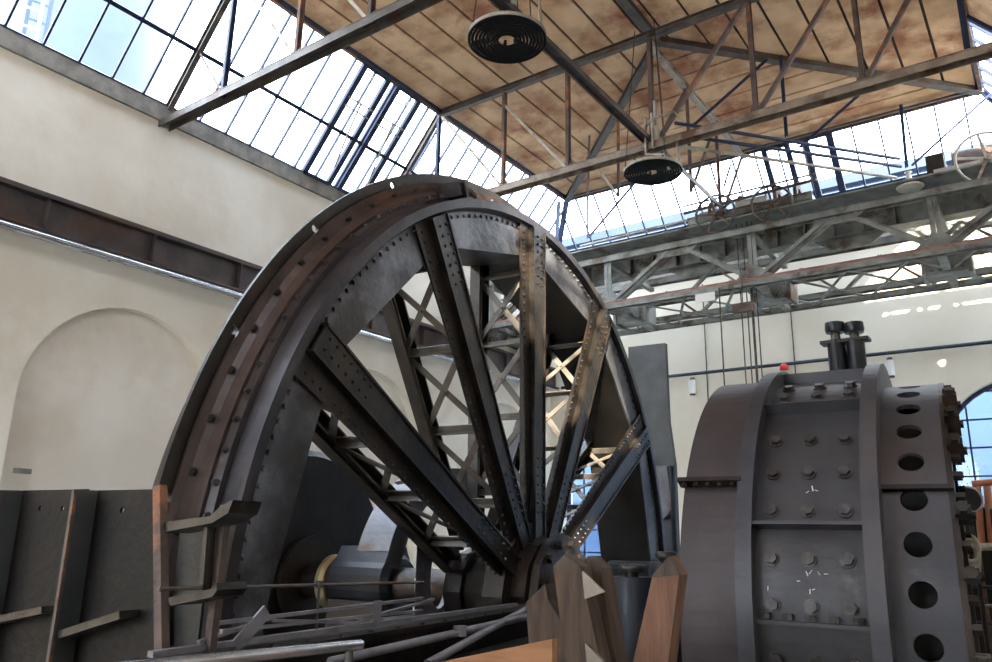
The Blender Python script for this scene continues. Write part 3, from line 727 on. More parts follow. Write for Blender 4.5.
# ================================================================== ROUND HANGING FIXTURES
def ring_fixture(c, R, label, motor):
    t = thing('ceiling_fixture', label, 'light fixture', (c[0],c[1],c[2]+.5), group='round ringed hanging fixtures')
    n = 9
    for i in range(n):
        r = R*(.26+.74*i/(n-1)); b = MB(); w = R*.040
        b.lathe_z([(r-w*.9,0),(r+w*.9,0),(r+w*.9,.012),(r-w*.9,.012),(r-w*.9,0)], c=c, seg=48, smooth=False, cap=False); b.build('louvre_ring', matt_black, t)
    b = MB(); b.lathe_z([(R*1.0,.02),(R*1.04,.02),(R*1.04,.06),(R*1.01,.06),(R*1.0,.02)], c=c, seg=48, smooth=False, cap=False); b.build('rim', pale_steel, t)
    for k in range(6):
        a = R_(60*k+15); b = MB(); b.bar((c[0]+R*.25*math.cos(a),c[1]+R*.25*math.sin(a),c[2]+.06),(c[0]+R*math.cos(a),c[1]+R*math.sin(a),c[2]+.06), .03,.05); b.build('spider_arm', matt_black, t)
    b = MB(); b.lathe_z([(.0,.10),(R*.13,.10),(R*.15,.16),(R*.15,.30),(R*.06,.36),(0,.36)], c=(c[0]+R*.12,c[1]+R*.1,c[2]+ .42), seg=24); b.build('housing', motor, t)
    for k in range(3):
        a = R_(120*k+200); b = MB(); b.tube([(c[0]+R*math.cos(a),c[1]+R*math.sin(a),c[2]+.08),(c[0]+R*.75*math.cos(a),c[1]+R*.75*math.sin(a),c[2]+1.2),(c[0]+R*.5*math.cos(a),c[1]+R*.5*math.sin(a),ZR-.2)], .008, 5); b.build('hanger_wire', wire_m, t)
    b = MB(); b.tube([(c[0]+R*.9,c[1]+.1,c[2]+.1),(c[0]+R*.85,c[1]+.1,c[2]+.45),(c[0]+R*.4,c[1]+.1,c[2]+.6),(c[0]+.1,c[1],c[2]+.5)], .02, 6); b.tube([(c[0]+R*.12,c[1]+R*.1,c[2]+.7),(c[0]+R*.12,c[1]+R*.1,c[2]+1.2)], .03, 8); b.build('cable', pale_steel, t)
ring_fixture(aZ(507,41,5.3), .42, 'large black round hanging fixture of concentric rings, nearest the viewer', cream_duct)
ring_fixture(aZ(653,173,5.25), .41, 'smaller looking black round hanging fixture of concentric rings at truss centre', cream_duct)
b = MB(); c = Vector(aY(655,140,10))
b.tube([c+Vector((-.25,-.1,.05)),c+Vector((0,-.1,.30)),c+Vector((.35,-.1,.32)),c+Vector((.5,-.1,.1))], .022, 6); b.tube([c+Vector((-.1,-.1,.35)),c+Vector((-.1,-.12,-.25)),c+Vector((.2,-.12,-.35)),c+Vector((.25,-.12,-.6))], .02, 6); b.tube([c+Vector((.0,-.1,.4)),c+Vector((.02,-.12,-.2))], .02, 6)
tag(b.build('cable_loop', pale_steel), 'pale looping cables tied at the centre of the far roof truss', 'cable')

# ================================================================== CRANE
cr = thing('bridge_crane', 'grey riveted lattice bridge crane spanning the hall in front of the end wall', 'crane', (XC,14,4.1))
XA, XB = XL+.1, XR-.1
def chord(Y, z, m_=crane_steel, w=.11, name='chord', x0=None, x1=None):
    b = MB(); b.lbar((x0 or XA,Y+.01,z),(x1 or XB,Y+.01,z),w,.014,(0,0,1),1,-1); b.lbar((x0 or XA,Y-.04,z),(x1 or XB,Y-.04,z),w,.014,(0,0,1),-1,-1); b.build(name, m_, cr)
# outer near truss
chord(13.0, 5.27); chord(13.0, 4.36, crane_red, .07)
xv = [-9.5,-6.7,-3.9,-1.1]
for x in xv:
    b = MB(); b.lbar((x-.04,13,4.36),(x-.04,13,5.27),.07,.012,(0,1,0)); b.lbar((x+.04,13,4.36),(x+.04,13,5.27),.07,.012,(0,1,0),-1,1); b.build('post', crane_steel, cr)
    b = MB(); b.prism([(x-.35,12.96,4.28),(x+.35,12.96,4.28),(x+.30,12.96,4.42),(x+.08,12.96,4.62),(x-.08,12.96,4.62),(x-.30,12.96,4.42)], (0,.02,0))
    for i in range(8): b.rivet((x-.28+i*.08,12.96,4.33), (0,-1,0), .018,.014)
    b.build('gusset', crane_steel, cr)
    if x+1.4 < XB:
        xt = x+1.4; b = MB(); b.prism([(xt-.45,12.96,5.27),(xt+.45,12.96,5.27),(xt+.28,12.96,5.08),(xt-.28,12.96,5.08)], (0,.02,0))
        for i in range(8): b.rivet((xt-.35+i*.1,12.96,5.22), (0,-1,0), .018,.014)
        b.build('gusset', crane_steel, cr)
        for (xa,xb) in ((x+.1,xt-.15),(x+2.7,xt+.15)):
            if xb > XB or xa > XB: xa = min(xa, XB)
            for o_ in (-.0,.09):
                b = MB(); b.lbar((xa+o_,12.98+o_,4.42),(xb+o_,12.98+o_,5.20),.065,.012,(0,1,0)); b.build('diagonal', crane_steel, cr)
# main plate girder, fish-bellied lower edge
b = MB(); b.ibar((XA,14.0,5.41),(XB,14.0,5.41),.30,.42,.02)
for k in range(22): b.box(XA+.3+k*.49, XA+.315+k*.49, 13.86, 14.14, 5.22, 5.6)
b.build('plate_girder', crane_steel, cr)
chord(15.0, 5.35, crane_steel, .12)
b = MB(); b.box(XA,XB,13.05,13.82,5.60,5.63); b.build('walkway', crane_steel, cr)
# belly: bent plates between
for x in (-5.3,-2.5):
    b = MB(); b.prism([(x-.6,14,5.20),(x+.6,14,5.20),(x+.3,14,5.0),(x-.3,14,5.0)], (0,.05,0)); b.build('belly_plate', crane_steel, cr)
# lower trusses
for Y in (14.0, 15.0):
    chord(Y, 4.50 if Y==15 else 4.56, crane_steel, .10)
    for i in (range(8) if Y == 15.0 else range(0,8,3)):
        xa = XA+.1+i*1.38; b = MB(); b.lbar((xa,Y,4.5),(xa+.69,Y,5.1),.06,.01,(0,1,0)); b.build('diagonal', crane_steel, cr)
        b = MB(); b.lbar((xa+1.38,Y,4.5),(xa+.69,Y,5.1),.045,.01,(0,1,0)); b.build('diagonal', rust_steel if i%3 else crane_steel, cr)
chord(13.0, 4.30, crane_steel, .08); chord(15.0, 4.34, crane_steel, .09)
for i in range(12):      # flat zigzag bracing underneath
    xa = XA+.1+i*.92; b = MB(); b.bar((xa,13.05,4.30),(xa+.92,14.95,4.34),.07,.012); b.build('wind_brace', crane_steel, cr)
    b = MB(); b.bar((xa+.92,13.05,4.29),(xa,14.95,4.33),.05,.012); b.build('wind_brace', crane_steel, cr)
for x in xv:
    b = MB(); b.box(x-.30,x+.30,13.9,14.3,4.25,4.62); b.box(x-.36,x-.30,13.85,14.35,4.2,4.66); b.box(x+.30,x+.36,13.85,14.35,4.2,4.66)
    for i in range(5): b.rivet((x-.22+i*.11,13.9,4.32), (0,-1,0), .02,.02); b.rivet((x-.22+i*.11,13.9,4.55), (0,-1,0), .02,.02)
    b.build('cross_frame', crane_steel, cr)
    b = MB(); b.bar((x,13,4.34),(x,15,4.34),.12,.10); b.bar((x,13,5.2),(x,15,5.2),.10,.08); b.build('cross_member', crane_steel, cr)
for xx in (XL+.14, XR-.14):
    b = MB(); b.box(xx-.13,xx+.13,12.9,15.1,4.22,4.48); b.build('end_carriage', crane_steel, cr)
    for Y in (13.3,14.7):
        b = MB(); b.lathe_u([(-.04,.0),(-.04,.14),(.04,.14),(.04,.0)], 20, c=(xx,Y,4.18), closed=False); b.build('wheel', dark, cr)
# crane trolley
tl = thing('crane_trolley', 'dark crane trolley with open gearing standing on the bridge crane', 'trolley', (-4.1,13.6,5.63))
b = MB(); 
for Y in (13.25,14.15): b.ibar((-5.15,Y,5.80),(-2.9,Y,5.80),.08,.14,.014)
for x in (-5.1,-4.4,-3.6,-2.95): b.bar((x,13.25,5.8),(x,14.15,5.8),.08,.10)
b.build('frame', crane_steel, tl)
b = MB(); b.tube([(-4.9,13.7,5.95),(-3.1,13.7,5.95)], .13, 16); b.build('rope_drum', dark, tl)
for x in (-4.75,-4.2,-3.55,-3.2):
    b = MB(); b.lathe_u([(-.03,.10),(-.03,.22),(.03,.22),(.03,.10)], 24, c=(x,13.55,6.0)); b.build('gear', rust_steel, tl)
b = MB(); b.tube([(-5.2,13.2,5.98),(-2.8,13.2,6.05)], .03, 8); b.tube([(-5.2,13.2,6.12),(-2.8,13.2,6.16)], .018, 6); b.build('rod', steel_grey, tl)
b = MB(); b.box(-4.95,-4.45,13.35,13.6,5.84,5.98); b.build('gearbox', cream_duct, tl)
b = MB(); b.box(-4.25,-3.7,13.3,13.55,5.9,6.02); b.build('gearbox', cream_duct, tl)
def handwheel(c, R, m_, label, tilt=0.):
    t = thing('handwheel', label, 'handwheel', c, group='handwheels on the crane'); ct, st_ = math.cos(tilt), math.sin(tilt)
    def q(r, a, w=0): x = r*math.cos(a); z = r*math.sin(a); return (c[0]+x*ct - w*st_, c[1]+x*st_ + w*ct, c[2]+z)
    b = MB(); N = 36; vs = []; fs = []
    for k in range(N):
        for j in range(8): 
            f = 2*PI*j/8; vs.append(q(R+.022*math.cos(f), 2*PI*k/N, .022*math.sin(f)))
    for k in range(N):
        for j in range(8): fs.append((k*8+j, k*8+(j+1)%8, ((k+1)%N)*8+(j+1)%8, ((k+1)%N)*8+j))
    b.add(vs, fs, True); b.build('rim', m_, t)
    for k in range(5):
        b = MB(); b.bar(q(.04,2*PI*k/5+.5), q(R,2*PI*k/5+.5), .04,.022,(0,1,0)); b.build('wheel_spoke', m_, t)
    b = MB(); b.tube([q(0,0,-.06),q(0,0,.25)], .05, 10); b.build('hub', m_, t)
handwheel(aY(715,214,13.0), .36, steel_grey, 'grey spoked handwheel at the left end of the crane trolley')
handwheel(aY(772,204,13.0), .34, steel_grey, 'grey spoked handwheel right of another one on the crane trolley, before the open vent', .3)
handwheel(aY(987,158,13.0), .42, pale_steel, 'sunlit pale spoked handwheel at the right end of the crane', .25)
# machinery at the right end of the crane
rc = thing('crane_motor', 'sunlit motor and gears at the right end of the crane beside the pale handwheel', 'motor', (-.5,13.6,5.63))
b = MB(); b.box(-1.05,.8,13.2,14.2,5.63,5.75); b.build('base_plate', pale_steel, rc)
b = MB(); b.tube([(-.8,13.6,5.95),(.1,13.6,5.95)], .18, 18); b.build('motor_body', rust_steel, rc)
b = MB(); b.box(-1.15,-.9,13.3,13.9,5.75,6.05); b.build('gearbox', dark, rc)
b = MB(); b.lathe_u([(-.03,.1),(-.03,.26),(.03,.26),(.03,.1)], 24, c=(.3,13.6,5.98)); b.build('gear', pale_steel, rc)
# hinged pale dish on top
p = aY(910,186,13.2); b = MB(); b.lathe_z([(0,-.06),(.30,-.06),(.34,-.02),(.10,.05),(.06,.25),(.10,.30),(0,.32)], c=p, seg=20)
b.v = [(p[0]+(v_[0]-p[0])*.6, p[1]+(v_[1]-p[1])*.6, p[2]+(v_[2]-p[2])*.8) for v_ in b.v]
tag(b.build('insulator_bell', cream_duct), 'cream bell shaped insulator on top of the crane left of the pale handwheel', 'insulator')
# pull ropes, hook block and sign plate
for i,(px,y0,y1) in enumerate(((741,165,430),(747,165,430),(752,170,430),(757,175,430))):
    p = aY(px,300,13.35); b = MB(); b.tube([(p[0],13.35,5.8),(p[0],13.35,.0)], .011 if i != 2 else .022, 6)
    tag(b.build('hoist_rope', wire_m), ['first from left of the four thin ropes hanging from the crane','second from left of the four thin ropes hanging from the crane','thickest of the four ropes hanging from the crane','rightmost of the four thin ropes hanging from the crane'][i], 'rope', 'ropes hanging from the crane')
p = aY(736,309,12.9); t = thing('hook_block', 'small red brown block hanging below the crane on its ropes', 'pulley block', (p[0]+.15,12.9,p[2]-.1))
b = MB(); b.box(p[0]-.05,p[0]+.30,12.84,12.96,p[2]-.07,p[2]+.08); b.build('cheek_plate', rust_steel, t)
b = MB()
b.tube([(p[0]+.12,12.9,p[2]+.08),(p[0]+.12,12.9,p[2]+.7)], .010, 6); b.build('rope', wire_m, t)
p = aY(705,296,12.93); b = MB(); b.box(p[0]-.18,p[0]+.18,12.925,12.94,p[2]-.10,p[2]+.10)
tag(b.build('sign_plate', white_m), 'blank white plate fixed to the crane lower chord', 'sign')
b = MB(); b.tube([(-4.5,12.9,4.3),(-4.5,12.9,.3)], .012, 6); tag(b.build('pull_cord', wire_m), 'thin cord hanging from beneath the white plate on the crane', 'cord')

# ================================================================== OUTSIDE
b = MB()
for q_ in ((-60,XL-.6,-40,90),(XR+.6,40,-40,90),(XL-.6,XR+.6,YB+.6,90),(XL-.6,XR+.6,-40,YF-.6)): b.box(*q_,-EYE-.35,-EYE-.30)
g = b.build('ground', ground_m); g['kind'] = 'structure'
def inpit(): pass
tb = thing('neighbour_building', 'pale blue building outside behind the end wall glass', 'building', (-6,24,ZF))
b = MB(); b.box(-16.5,6,24,32,ZF-.2,10.5); b.build('wall', outwall, tb)
b = MB(); b.box(-16.8,6.3,23.7,32.3,10.5,10.8); b.build('roof', silo_m, tb)
sl = thing('storage_tank', 'tall pale blue round tank outside the glass at top left, with a ladder', 'tank', (-26.5,9.4,ZF))
b = MB(); cx, cy, rr = -26.5, 9.4, 4.2
b.lathe_z([(0,ZF),(rr,ZF),(rr,22.5),(rr*.6,23.6),(0,24)], c=(cx,cy,0), seg=64); b.build('shell', silo_m, sl)
b = MB(); a0 = R_(-20); lx, ly = cx+(rr+.25)*math.cos(a0), cy+(rr+.25)*math.sin(a0); tx, ty = -math.sin(a0), math.cos(a0)
for s_ in (-.25,.25): b.bar((lx+tx*s_,ly+ty*s_,ZF),(lx+tx*s_,ly+ty*s_,23),.06,.06)
z = 0
while z < 22.5: b.bar((lx-tx*.25,ly-ty*.25,z),(lx+tx*.25,ly+ty*.25,z),.04,.04); z += .6
b.build('ladder', white_m, sl)

# ================================================================== BEHIND THE WHEEL
# tall slate panel
pn = thing('steel_screen', 'tall dark slate coloured steel plate standing behind the right side of the flywheel', 'panel', (-4.4,9.6,ZF))
b = MB(); b.prism([(-4.67,9.6,2.57),(-4.13,9.6,2.56),(-4.12,9.6,1.5),(-4.06,9.6,.95),(-4.06,9.6,-.2),(-4.12,9.6,-.35),(-4.12,9.6,ZF),(-4.75,9.6,ZF)], (0,.08,0)); b.build('plate', panel_m, pn)
b = MB(); p = aY(664,470,9.55); b.prism([(p[0]-.12,9.5,p[2]+.05),(p[0]+.06,9.5,p[2]+.05),(p[0]+.10,9.5,p[2]-.5),(p[0]-.02,9.5,p[2]-.62),(p[0]-.12,9.5,p[2]-.4)], (0,.1,0)); b.build('bracket', grey_paint, pn)
b = MB(); p = aY(672,480,9.3); b.tube([(p[0],9.3,.9),(p[0],9.3,ZF)], .03, 8); tag(b.build('standpipe', blue_paint), 'slim blue grey pipe standing between the slate panel and the drum', 'pipe')
# twin spindles
tw = thing('valve_spindle', 'pair of black capped cylinders side by side rising behind the drum', 'cylinder', (-1.57,8,ZF))
for px in (835,854):
    p = aY(px,331,8.); b = MB(); b.tube([(p[0],8,ZF),(p[0],8,p[2]-.10)], .085, 16); cyl = b.build('cylinder', black_gloss, tw)
    b = MB(); b.tube([(p[0],8,p[2]-.10),(p[0],8,p[2]-.02)], .045, 10); b.build('stem', wire_m, cyl)
    b = MB(); b.tube([(p[0],8,p[2]-.02),(p[0],8,p[2]+.01),(p[0],8,p[2]+.08)], [.085,.095,.09], 16); b.build('cap', black_gloss, cyl)
p = aY(845,338,8.); b = MB(); b.box(p[0]-.22,p[0]+.22,7.92,8.08,p[2]-.05,p[2]-.02); b.build('yoke', dark, tw)
p = aY(846,350,8.); b = MB(); b.tube([(p[0]-.02,8.05,ZF),(p[0]-.02,8.05,p[2])], .05, 10); b.build('centre_rod', steel_grey, tw)

# bearings, casing and exciter along the far shaft
bh = thing('bearing_housing', 'black rounded bearing housing on the shaft seen low through the spokes', 'bearing', (-4.6,5.69,ZF), MACH)
b = MB(); b.lathe_u([(-.34,.0),(-.34,.20),(-.30,.25),(.28,.25),(.34,.20),(.34,.0)], 24, c=(-4.62,5.69,-.40), closed=False); b.build('shell', black_gloss, bh)
b = MB(); b.prism([(-4.9,5.48,-.28),(-4.9,5.90,-.28),(-4.9,5.80,-.10),(-4.9,5.58,-.10)], (.56,0,0)); b.build('cap', black_gloss, bh)
b = MB(); b.tube([(-4.62,5.69,-.10),(-4.62,5.69,-.02)], .03, 8); b.tube([(-4.62,5.69,-.02),(-4.62,5.69,.02)], .05, 10); b.build('oil_cup', bolt_m, bh)
b = MB(); b.prism([(-4.92,5.35,ZF),(-4.92,6.03,ZF),(-4.92,5.9,-.55),(-4.92,5.48,-.55)], (.6,0,0)); b.build('pedestal', dark, bh)
b = MB(); b.lathe_u([(-.05,.155),(-.05,.21),(-.02,.24),(.02,.24),(.05,.21),(.05,.155)], 36, c=(-5.05,5.69,-.42))
tag(b.build('brass_ring', brass, frame=MACH), 'brass ring around the shaft left of the black bearing housing', 'ring')
ex = thing('exciter', 'big dark round machine end with a rim at the far end of the shaft', 'generator', (-5.7,5.69,ZF), MACH)
b = MB(); b.lathe_u([(-.4,.0),(-.4,1.2),(0,1.2),(.06,1.14),(.06,.0)], 64, c=(-5.45,5.69,-.42), closed=False); b.build('casing', darker, ex)
b = MB(); b.lathe_u([(0,.16),(0,.40),(.05,.40),(.05,.16)], 36, c=(-5.37,5.69,-.42)); b.build('ring', dark, ex)
b = MB(); b.prism([(-5.85,4.7,ZF),(-5.85,6.7,ZF),(-5.85,6.5,-1.1),(-5.85,4.9,-1.1)], (.38,0,0)); b.build('foot', darker, ex)
# curved casing with slots
cs = thing('machine_casing', 'bluish grey curved casing with oval slots seen through the lower spokes', 'casing', (-4.0,5.69,ZF), MACH)
b = MB(); K = (0,5.69,-.42)
def Pc(u, v, w): return (v, K[1]-(.98+w)*math.cos(R_(u)), K[2]+(.98+w)*math.sin(R_(u)))
for a0 in range(18, 100, 9):
    if a0 in (72, 54): b.hole_cell(Pc, a0, a0+9, -4.02, -3.72, 2.9, .03, 20, ry=.15)
    else:
        for k in range(3):
            u0, u1 = a0+3*k, a0+3*k+3; b.add([Pc(u0,-4.02,0),Pc(u1,-4.02,0),Pc(u1,-3.72,0),Pc(u0,-3.72,0),Pc(u0,-4.02,-.03),Pc(u1,-4.02,-.03),Pc(u1,-3.72,-.03),Pc(u0,-3.72,-.03)], [(0,1,2,3),(4,5,6,7)])
b.build('hood', grey_paint, cs)
b = MB(); yf = 5.1; z1_ = -.02
def Pf(u, v, w): return (-3.70-w, u, v)
b.hole_cell(Pf, 5.08, 5.62, -.62, -.02, .13, .04, 28, ry=.23); b.build('end_plate', lilac, cs)  # end plate paler than the hood: light painted into its colour
b = MB()
for k in range(24):
    u0, u1 = 12+3.6*k, 15.6+3.6*k
    def Pe(u, r): return (-3.72, K[1]-r*math.cos(R_(u)), K[2]+r*math.sin(R_(u)))
    b.add([Pe(u0,.80),Pe(u1,.80),Pe(u1,.98),Pe(u0,.98)], [(0,1,2,3)])
b.build('end_rim', grey_paint, cs)
b = MB(); b.box(-4.02,-3.72,5.0,5.7,ZF,-.62); b.build('foot', dark, cs)
b = MB(); p = (-3.86, 5.36, -.34); b.lathe_z([(0,-.1),(.05,-.1),(.06,0),(.03,.06),(0,.07)], c=p, seg=14); b.tube([(p[0],p[1],p[2]-.1),(p[0],p[1],ZF)], .02, 6)
tag(b.build('gauge_cup', chrome, frame=MACH), 'small shiny cup visible inside the oval hole of the grey casing', 'cup')

# ================================================================== IN FRONT OF THE WHEEL
# open steel troughs at the left (machine frame, about 2.1 m away)
def trough(x0, x1, ztop, y0, label, holes, tilt, lip=True):
    t = thing('steel_trough', label, 'steel casing', ((x0+x1)/2, y0, ZF), MACH, 'upright steel troughs at lower left')
    b = MB(); W_ = x1-x0; Ht = 1.0
    # back plate with bolt holes
    yb = y0+.11
    def Pk(u, v, w): return (u, yb-w, v)
    xs_ = sorted(holes); cuts = [x0]
    for hx in xs_: cuts += [hx-.03, hx+.03]
    cuts += [x1]; hz = ztop-.085
    for i in range(0, len(cuts), 2): b.box(cuts[i], cuts[i+1], yb, yb+.012, hz-.03, hz+.03)
    b.box(x0, x1, yb, yb+.012, hz+.03, ztop); b.box(x0, x1, yb, yb+.012, ZF, hz-.03)
    for hx in xs_: b.hole_cell(Pk, hx-.03, hx+.03, hz-.03, hz+.03, .013, .012, 16)
    b.build('back_plate', trough_m, t)
    b = MB(); b.prism([(x0,y0-.0,ZF),(x0,yb,ZF),(x0,yb,ztop),(x0,y0,ztop-.004)], (.014,0,0)); b.build('side_plate', panel_m, t)
    b = MB(); b.box(x0+.014,x0+.026,y0-.004,y0+.01,ZF,ztop-.02); b.build('edge_strip', rust_steel, t)
    if lip:
        a_, c_ = Vector(mE(160,486,y0)), Vector(mE(162,662,y0)); c_ = a_ + (c_-a_)*((ZF-a_.z)/(c_.z-a_.z))
        b = MB(); b.bar(a_, c_, .042, .035, (0,1,0)); b.build('side_plate', rust_steel, t)
        b = MB(); b.prism([(x1,yb,ztop),(mE(157,486,yb)[0],yb,ztop),(mE(157,486,yb)[0]+(c_.x-a_.x),yb,ZF),(x1,yb,ZF)], (0,.012,0)); b.build('back_plate', trough_m, t)
    b = MB(); b.bar((x0+.03,y0+.06,-.42),(x1+(.15 if lip else -.05),y0+.06,-.42+tilt), .09,.03); b.build('rib', spoke_m, t)
trough(-3.96, -3.43, .175, 2.06, 'dark open steel trough at the far left edge of the photo', [-3.78,-3.60], .08, lip=False)
trough(-3.30, -3.04, .165, 2.02, 'dark open steel trough with a rusty edge, right of a similar one', [-3.10], .10)
# stirrup bracket between trough and wheel rim
st = thing('stirrup_bracket', 'dark steel stirrup bracket between the rusty edged trough and the flywheel rim', 'bracket', (-2.6,2.1,ZF), MACH)
q = lambda px,py,e=2.1: mE(px,py,e)
def plate(name, pts, e0, dep, m_):
    b = MB(); b.prism([q(px,py,e0) for px,py in pts], (0,dep,0)); return b.build(name, m_, st)
plate('top_plate', [(158,523),(210,516),(222,505),(233,500),(228,513),(212,523),(160,533)], 2.02, .14, spoke_m)
plate('lower_plate', [(168,598),(210,589),(216,583),(217,590),(212,597),(170,606)], 2.02, .14, spoke_m)
b = MB(); b.bar(q(210,525), q(205,592), .02,.04,(0,1,0)); b.build('link', spoke_m, st)
b = MB(); a_ = q(226,505,2.14); b.bar(a_, (a_[0]-.02,a_[1],ZF), .035,.03,(0,1,0)); b.build('upright', rust_steel, st)
b = MB(); a_ = q(196,530,2.2); b.bar(a_, (a_[0],a_[1],ZF), .18,.012,(0,1,0)); b.build('backing_plate', darker, st)

# pit-side beam with lattice rail
bm_ = thing('floor_beam', 'long dark steel I beam running beside the flywheel towards its hub', 'beam', (-2.5,3.5,ZF), MACH)
b = MB(); b.ibar((-2.5,1.7,-.62),(-2.5,4.9,-.60),.20,.36,.02)
for i in range(14): b.rivet((-2.42,2.0+i*.2,-.435), (0,0,1), .016,.014)
b.build('girder', dark, bm_)
for y in (1.9,3.2,4.7): b = MB(); b.box(-2.56,-2.44,y-.06,y+.06,ZF,-.80); b.build('leg', dark, bm_)
lr = thing('lattice_rail', 'low flat lattice rail of thin steel bars lying along the dark floor beam', 'rail', (-2.55,2.8,-.44), MACH)
A = [Vector(mN(x,y,-2.5)) for x,y in ((222,628),(268,619),(345,607),(412,598),(262,645),(300,640),(405,612),(480,603))]
def lb(a_, c_, w=.018): b = MB(); b.bar(a_, c_, w, w*.7); b.build('bar', lilac, lr)
Z0, Z1 = -.435, -.335
lb((-2.5,1.9,Z0+.02),(-2.5,4.5,Z0+.03),.03); lb((-2.5,2.15,Z1),(-2.5,3.5,Z1+.02),.02)
lb((-2.5,2.2,Z1-.03),(-2.5,3.5,Z1-.04)); lb((-2.5,2.45,Z1-.01),(-2.5,3.0,Z0+.04)); lb((-2.5,3.0,Z0+.05),(-2.5,3.6,Z1+.01)); lb((-2.5,2.1,Z0+.04),(-2.5,2.45,Z1))
for y,tl_ in ((2.36,.09),(3.12,0)):
    b = MB(); b.bar((-2.49,y-tl_,Z0+.01),(-2.49,y+tl_*.6,Z1+.03), .010,.055,(0,1,0)); b.build('tie_plate', lilac, lr)
b = MB(); b.tube([(-2.5,1.9,-.20),(-2.5,3.5,-.235)], .008, 6); b.hexb((-2.5,2.72,-.23),(0,0,1),.018,.03); b.tube([(-2.5,2.72,-.22),(-2.5,2.72,-.42)], .006, 5); b.build('hand_line', steel_grey, lr)
b = MB(); b.tube([Vector(mN(330,662,-2.3)), Vector(mN(530,616,-2.3))], .020, 8); p = Vector(mN(460,632,-2.3)); b.hexb(p-Vector((0,0,.02)),(0,0,1),.035,.05,8)
tag(b.build('tie_rod', lilac, frame=MACH), 'thin round steel rod with a nut, below the dark floor beam', 'rod')
b = MB(); b.tube([Vector(mN(427,664,-2.2)), Vector(mN(530,607,-2.35))], .020, 8)
tag(b.build('tie_rod', lilac, frame=MACH), 'short slanting steel rod rising to the leaning timber at the hub', 'rod')
hr = thing('handrail', 'short bright metal tube handrail at the bottom edge left of centre', 'handrail', (-2.0,2.1,ZF), MACH)
b = MB(); b.tube([(-2.0,1.3,-.355),(-2.0,2.42,-.395)], .019, 10); b.build('top_tube', chrome, hr)
for y in (1.4,2.36): b = MB(); b.tube([(-2.0,y,-.39),(-2.0,y,ZF)], .015, 8); b.build('post', steel_grey, hr)
b = MB(); b.ibar((-2.25,2.2,-.72),(-2.25,4.4,-.66),.16,.20,.015)
fb = thing('floor_beam', 'dark lower steel beam beside the thin rods below the lattice rail', 'beam', (-2.25,3.3,ZF), MACH); b.build('girder', darker, fb)
for y in (2.4,4.2): b = MB(); b.box(-2.3,-2.2,y-.05,y+.05,ZF,-.78); b.build('leg', darker, fb)

# timbers
def timber(pts, e, dep, label, m_, capm, captop):
    """outline in the plane y = e, top part (cap) darker end grain"""
    t = thing('timber_post', label, 'timber', mE(sum(p[0] for p in pts)/len(pts), 662, e)[:2]+(ZF,), MACH, 'upright weathered timbers in front of the hub')
    P3 = [Vector(q_) for q_ in (mE(x,y,e) for x,y in pts)]
    # extend feet to the floor
    a_, c_ = P3[-1], P3[0]; da = (P3[-1]-P3[-2]).normalized(); dc = (P3[0]-P3[1]).normalized()
    a2 = a_ + da*((ZF-a_.z)/da.z); c2 = c_ + dc*((ZF-c_.z)/dc.z)
    b = MB(); b.prism([tuple(c2)]+[tuple(v) for v in P3[1:-1]]+[tuple(a2)], (0,dep,0)); b.build('post', m_, t)
    if captop:
        Q = [Vector(mE(x,y,e-.004)) for x,y in captop]; b = MB(); b.prism([tuple(v) for v in Q], (0,.012,0)); b.build('tip', capm, t)
timber([(590,662),(578,640),(541,642),(527,606),(538,594),(546,588),(545,601),(560,618),(572,640)][::1] if 0 else [(530,662),(526,602),(545,584),(548,600),(562,622),(566,662)], 2.95, .09, 'short split timber with a ragged top, leftmost of the upright timbers', wood_old, wood_cap, None)
timber([(566,662),(553,566),(564,555),(580,567),(600,662)], 2.85, .10, 'brown pointed timber standing second from left in front of the hub', wood_old, wood_cap, [(555,569),(553,566),(564,555),(580,567),(581,571)])
timber([(602,662),(580,566),(588,556),(600,568),(616,662)], 2.97, .12, 'narrow pointed timber half hidden behind its brown neighbour, third from left', wood_old, wood_cap, [(583,572),(580,566),(588,556),(600,568),(601,575)])
timber([(633,662),(652,577),(669,556),(679,575),(668,662)], 2.8, .10, 'reddish pointed timber leaning right beside the drum, rightmost of the timbers', wood_red, wood_cap, [(650,578),(669,556),(680,575)])
for px, py, s_, lab in ((582,585,1,'small grey triangular metal bracket screwed high on the middle timbers'),(585,655,.8,'small grey triangular metal bracket low on the middle timbers')):
    a_ = Vector(mE(px,py,2.83)); b = MB(); b.prism([tuple(a_+Vector(v)*s_) for v in ((0,0,.05),(.09,0,-.02),(.01,0,-.05))], (0,.015,0))
    tag(b.build('angle_bracket', tan_steel, frame=MACH), lab, 'bracket')
bd = MB(); v = [mE(x,y,2.3) for x,y in ((430,668),(552,639),(552,668))]
bd.prism([(v[0][0]-.25,2.3,v[0][2]-.05),(v[1][0],2.3,v[1][2]),(v[1][0],2.3,v[1][2]-.16),(v[0][0]-.25,2.3,v[0][2]-.21)], (0,.035,0))
wb = thing('wooden_board', 'fresh orange brown board slanting up at the bottom edge below the timbers', 'board', (-1.4,2.3,ZF), MACH); bd.build('plank', wood_new, wb)
for x in (v[0][0]-.1, v[1][0]-.06): 
    b = MB(); b.box(x,x+.05,2.335,2.385,ZF,-.46); b.build('support', wood_old, wb)

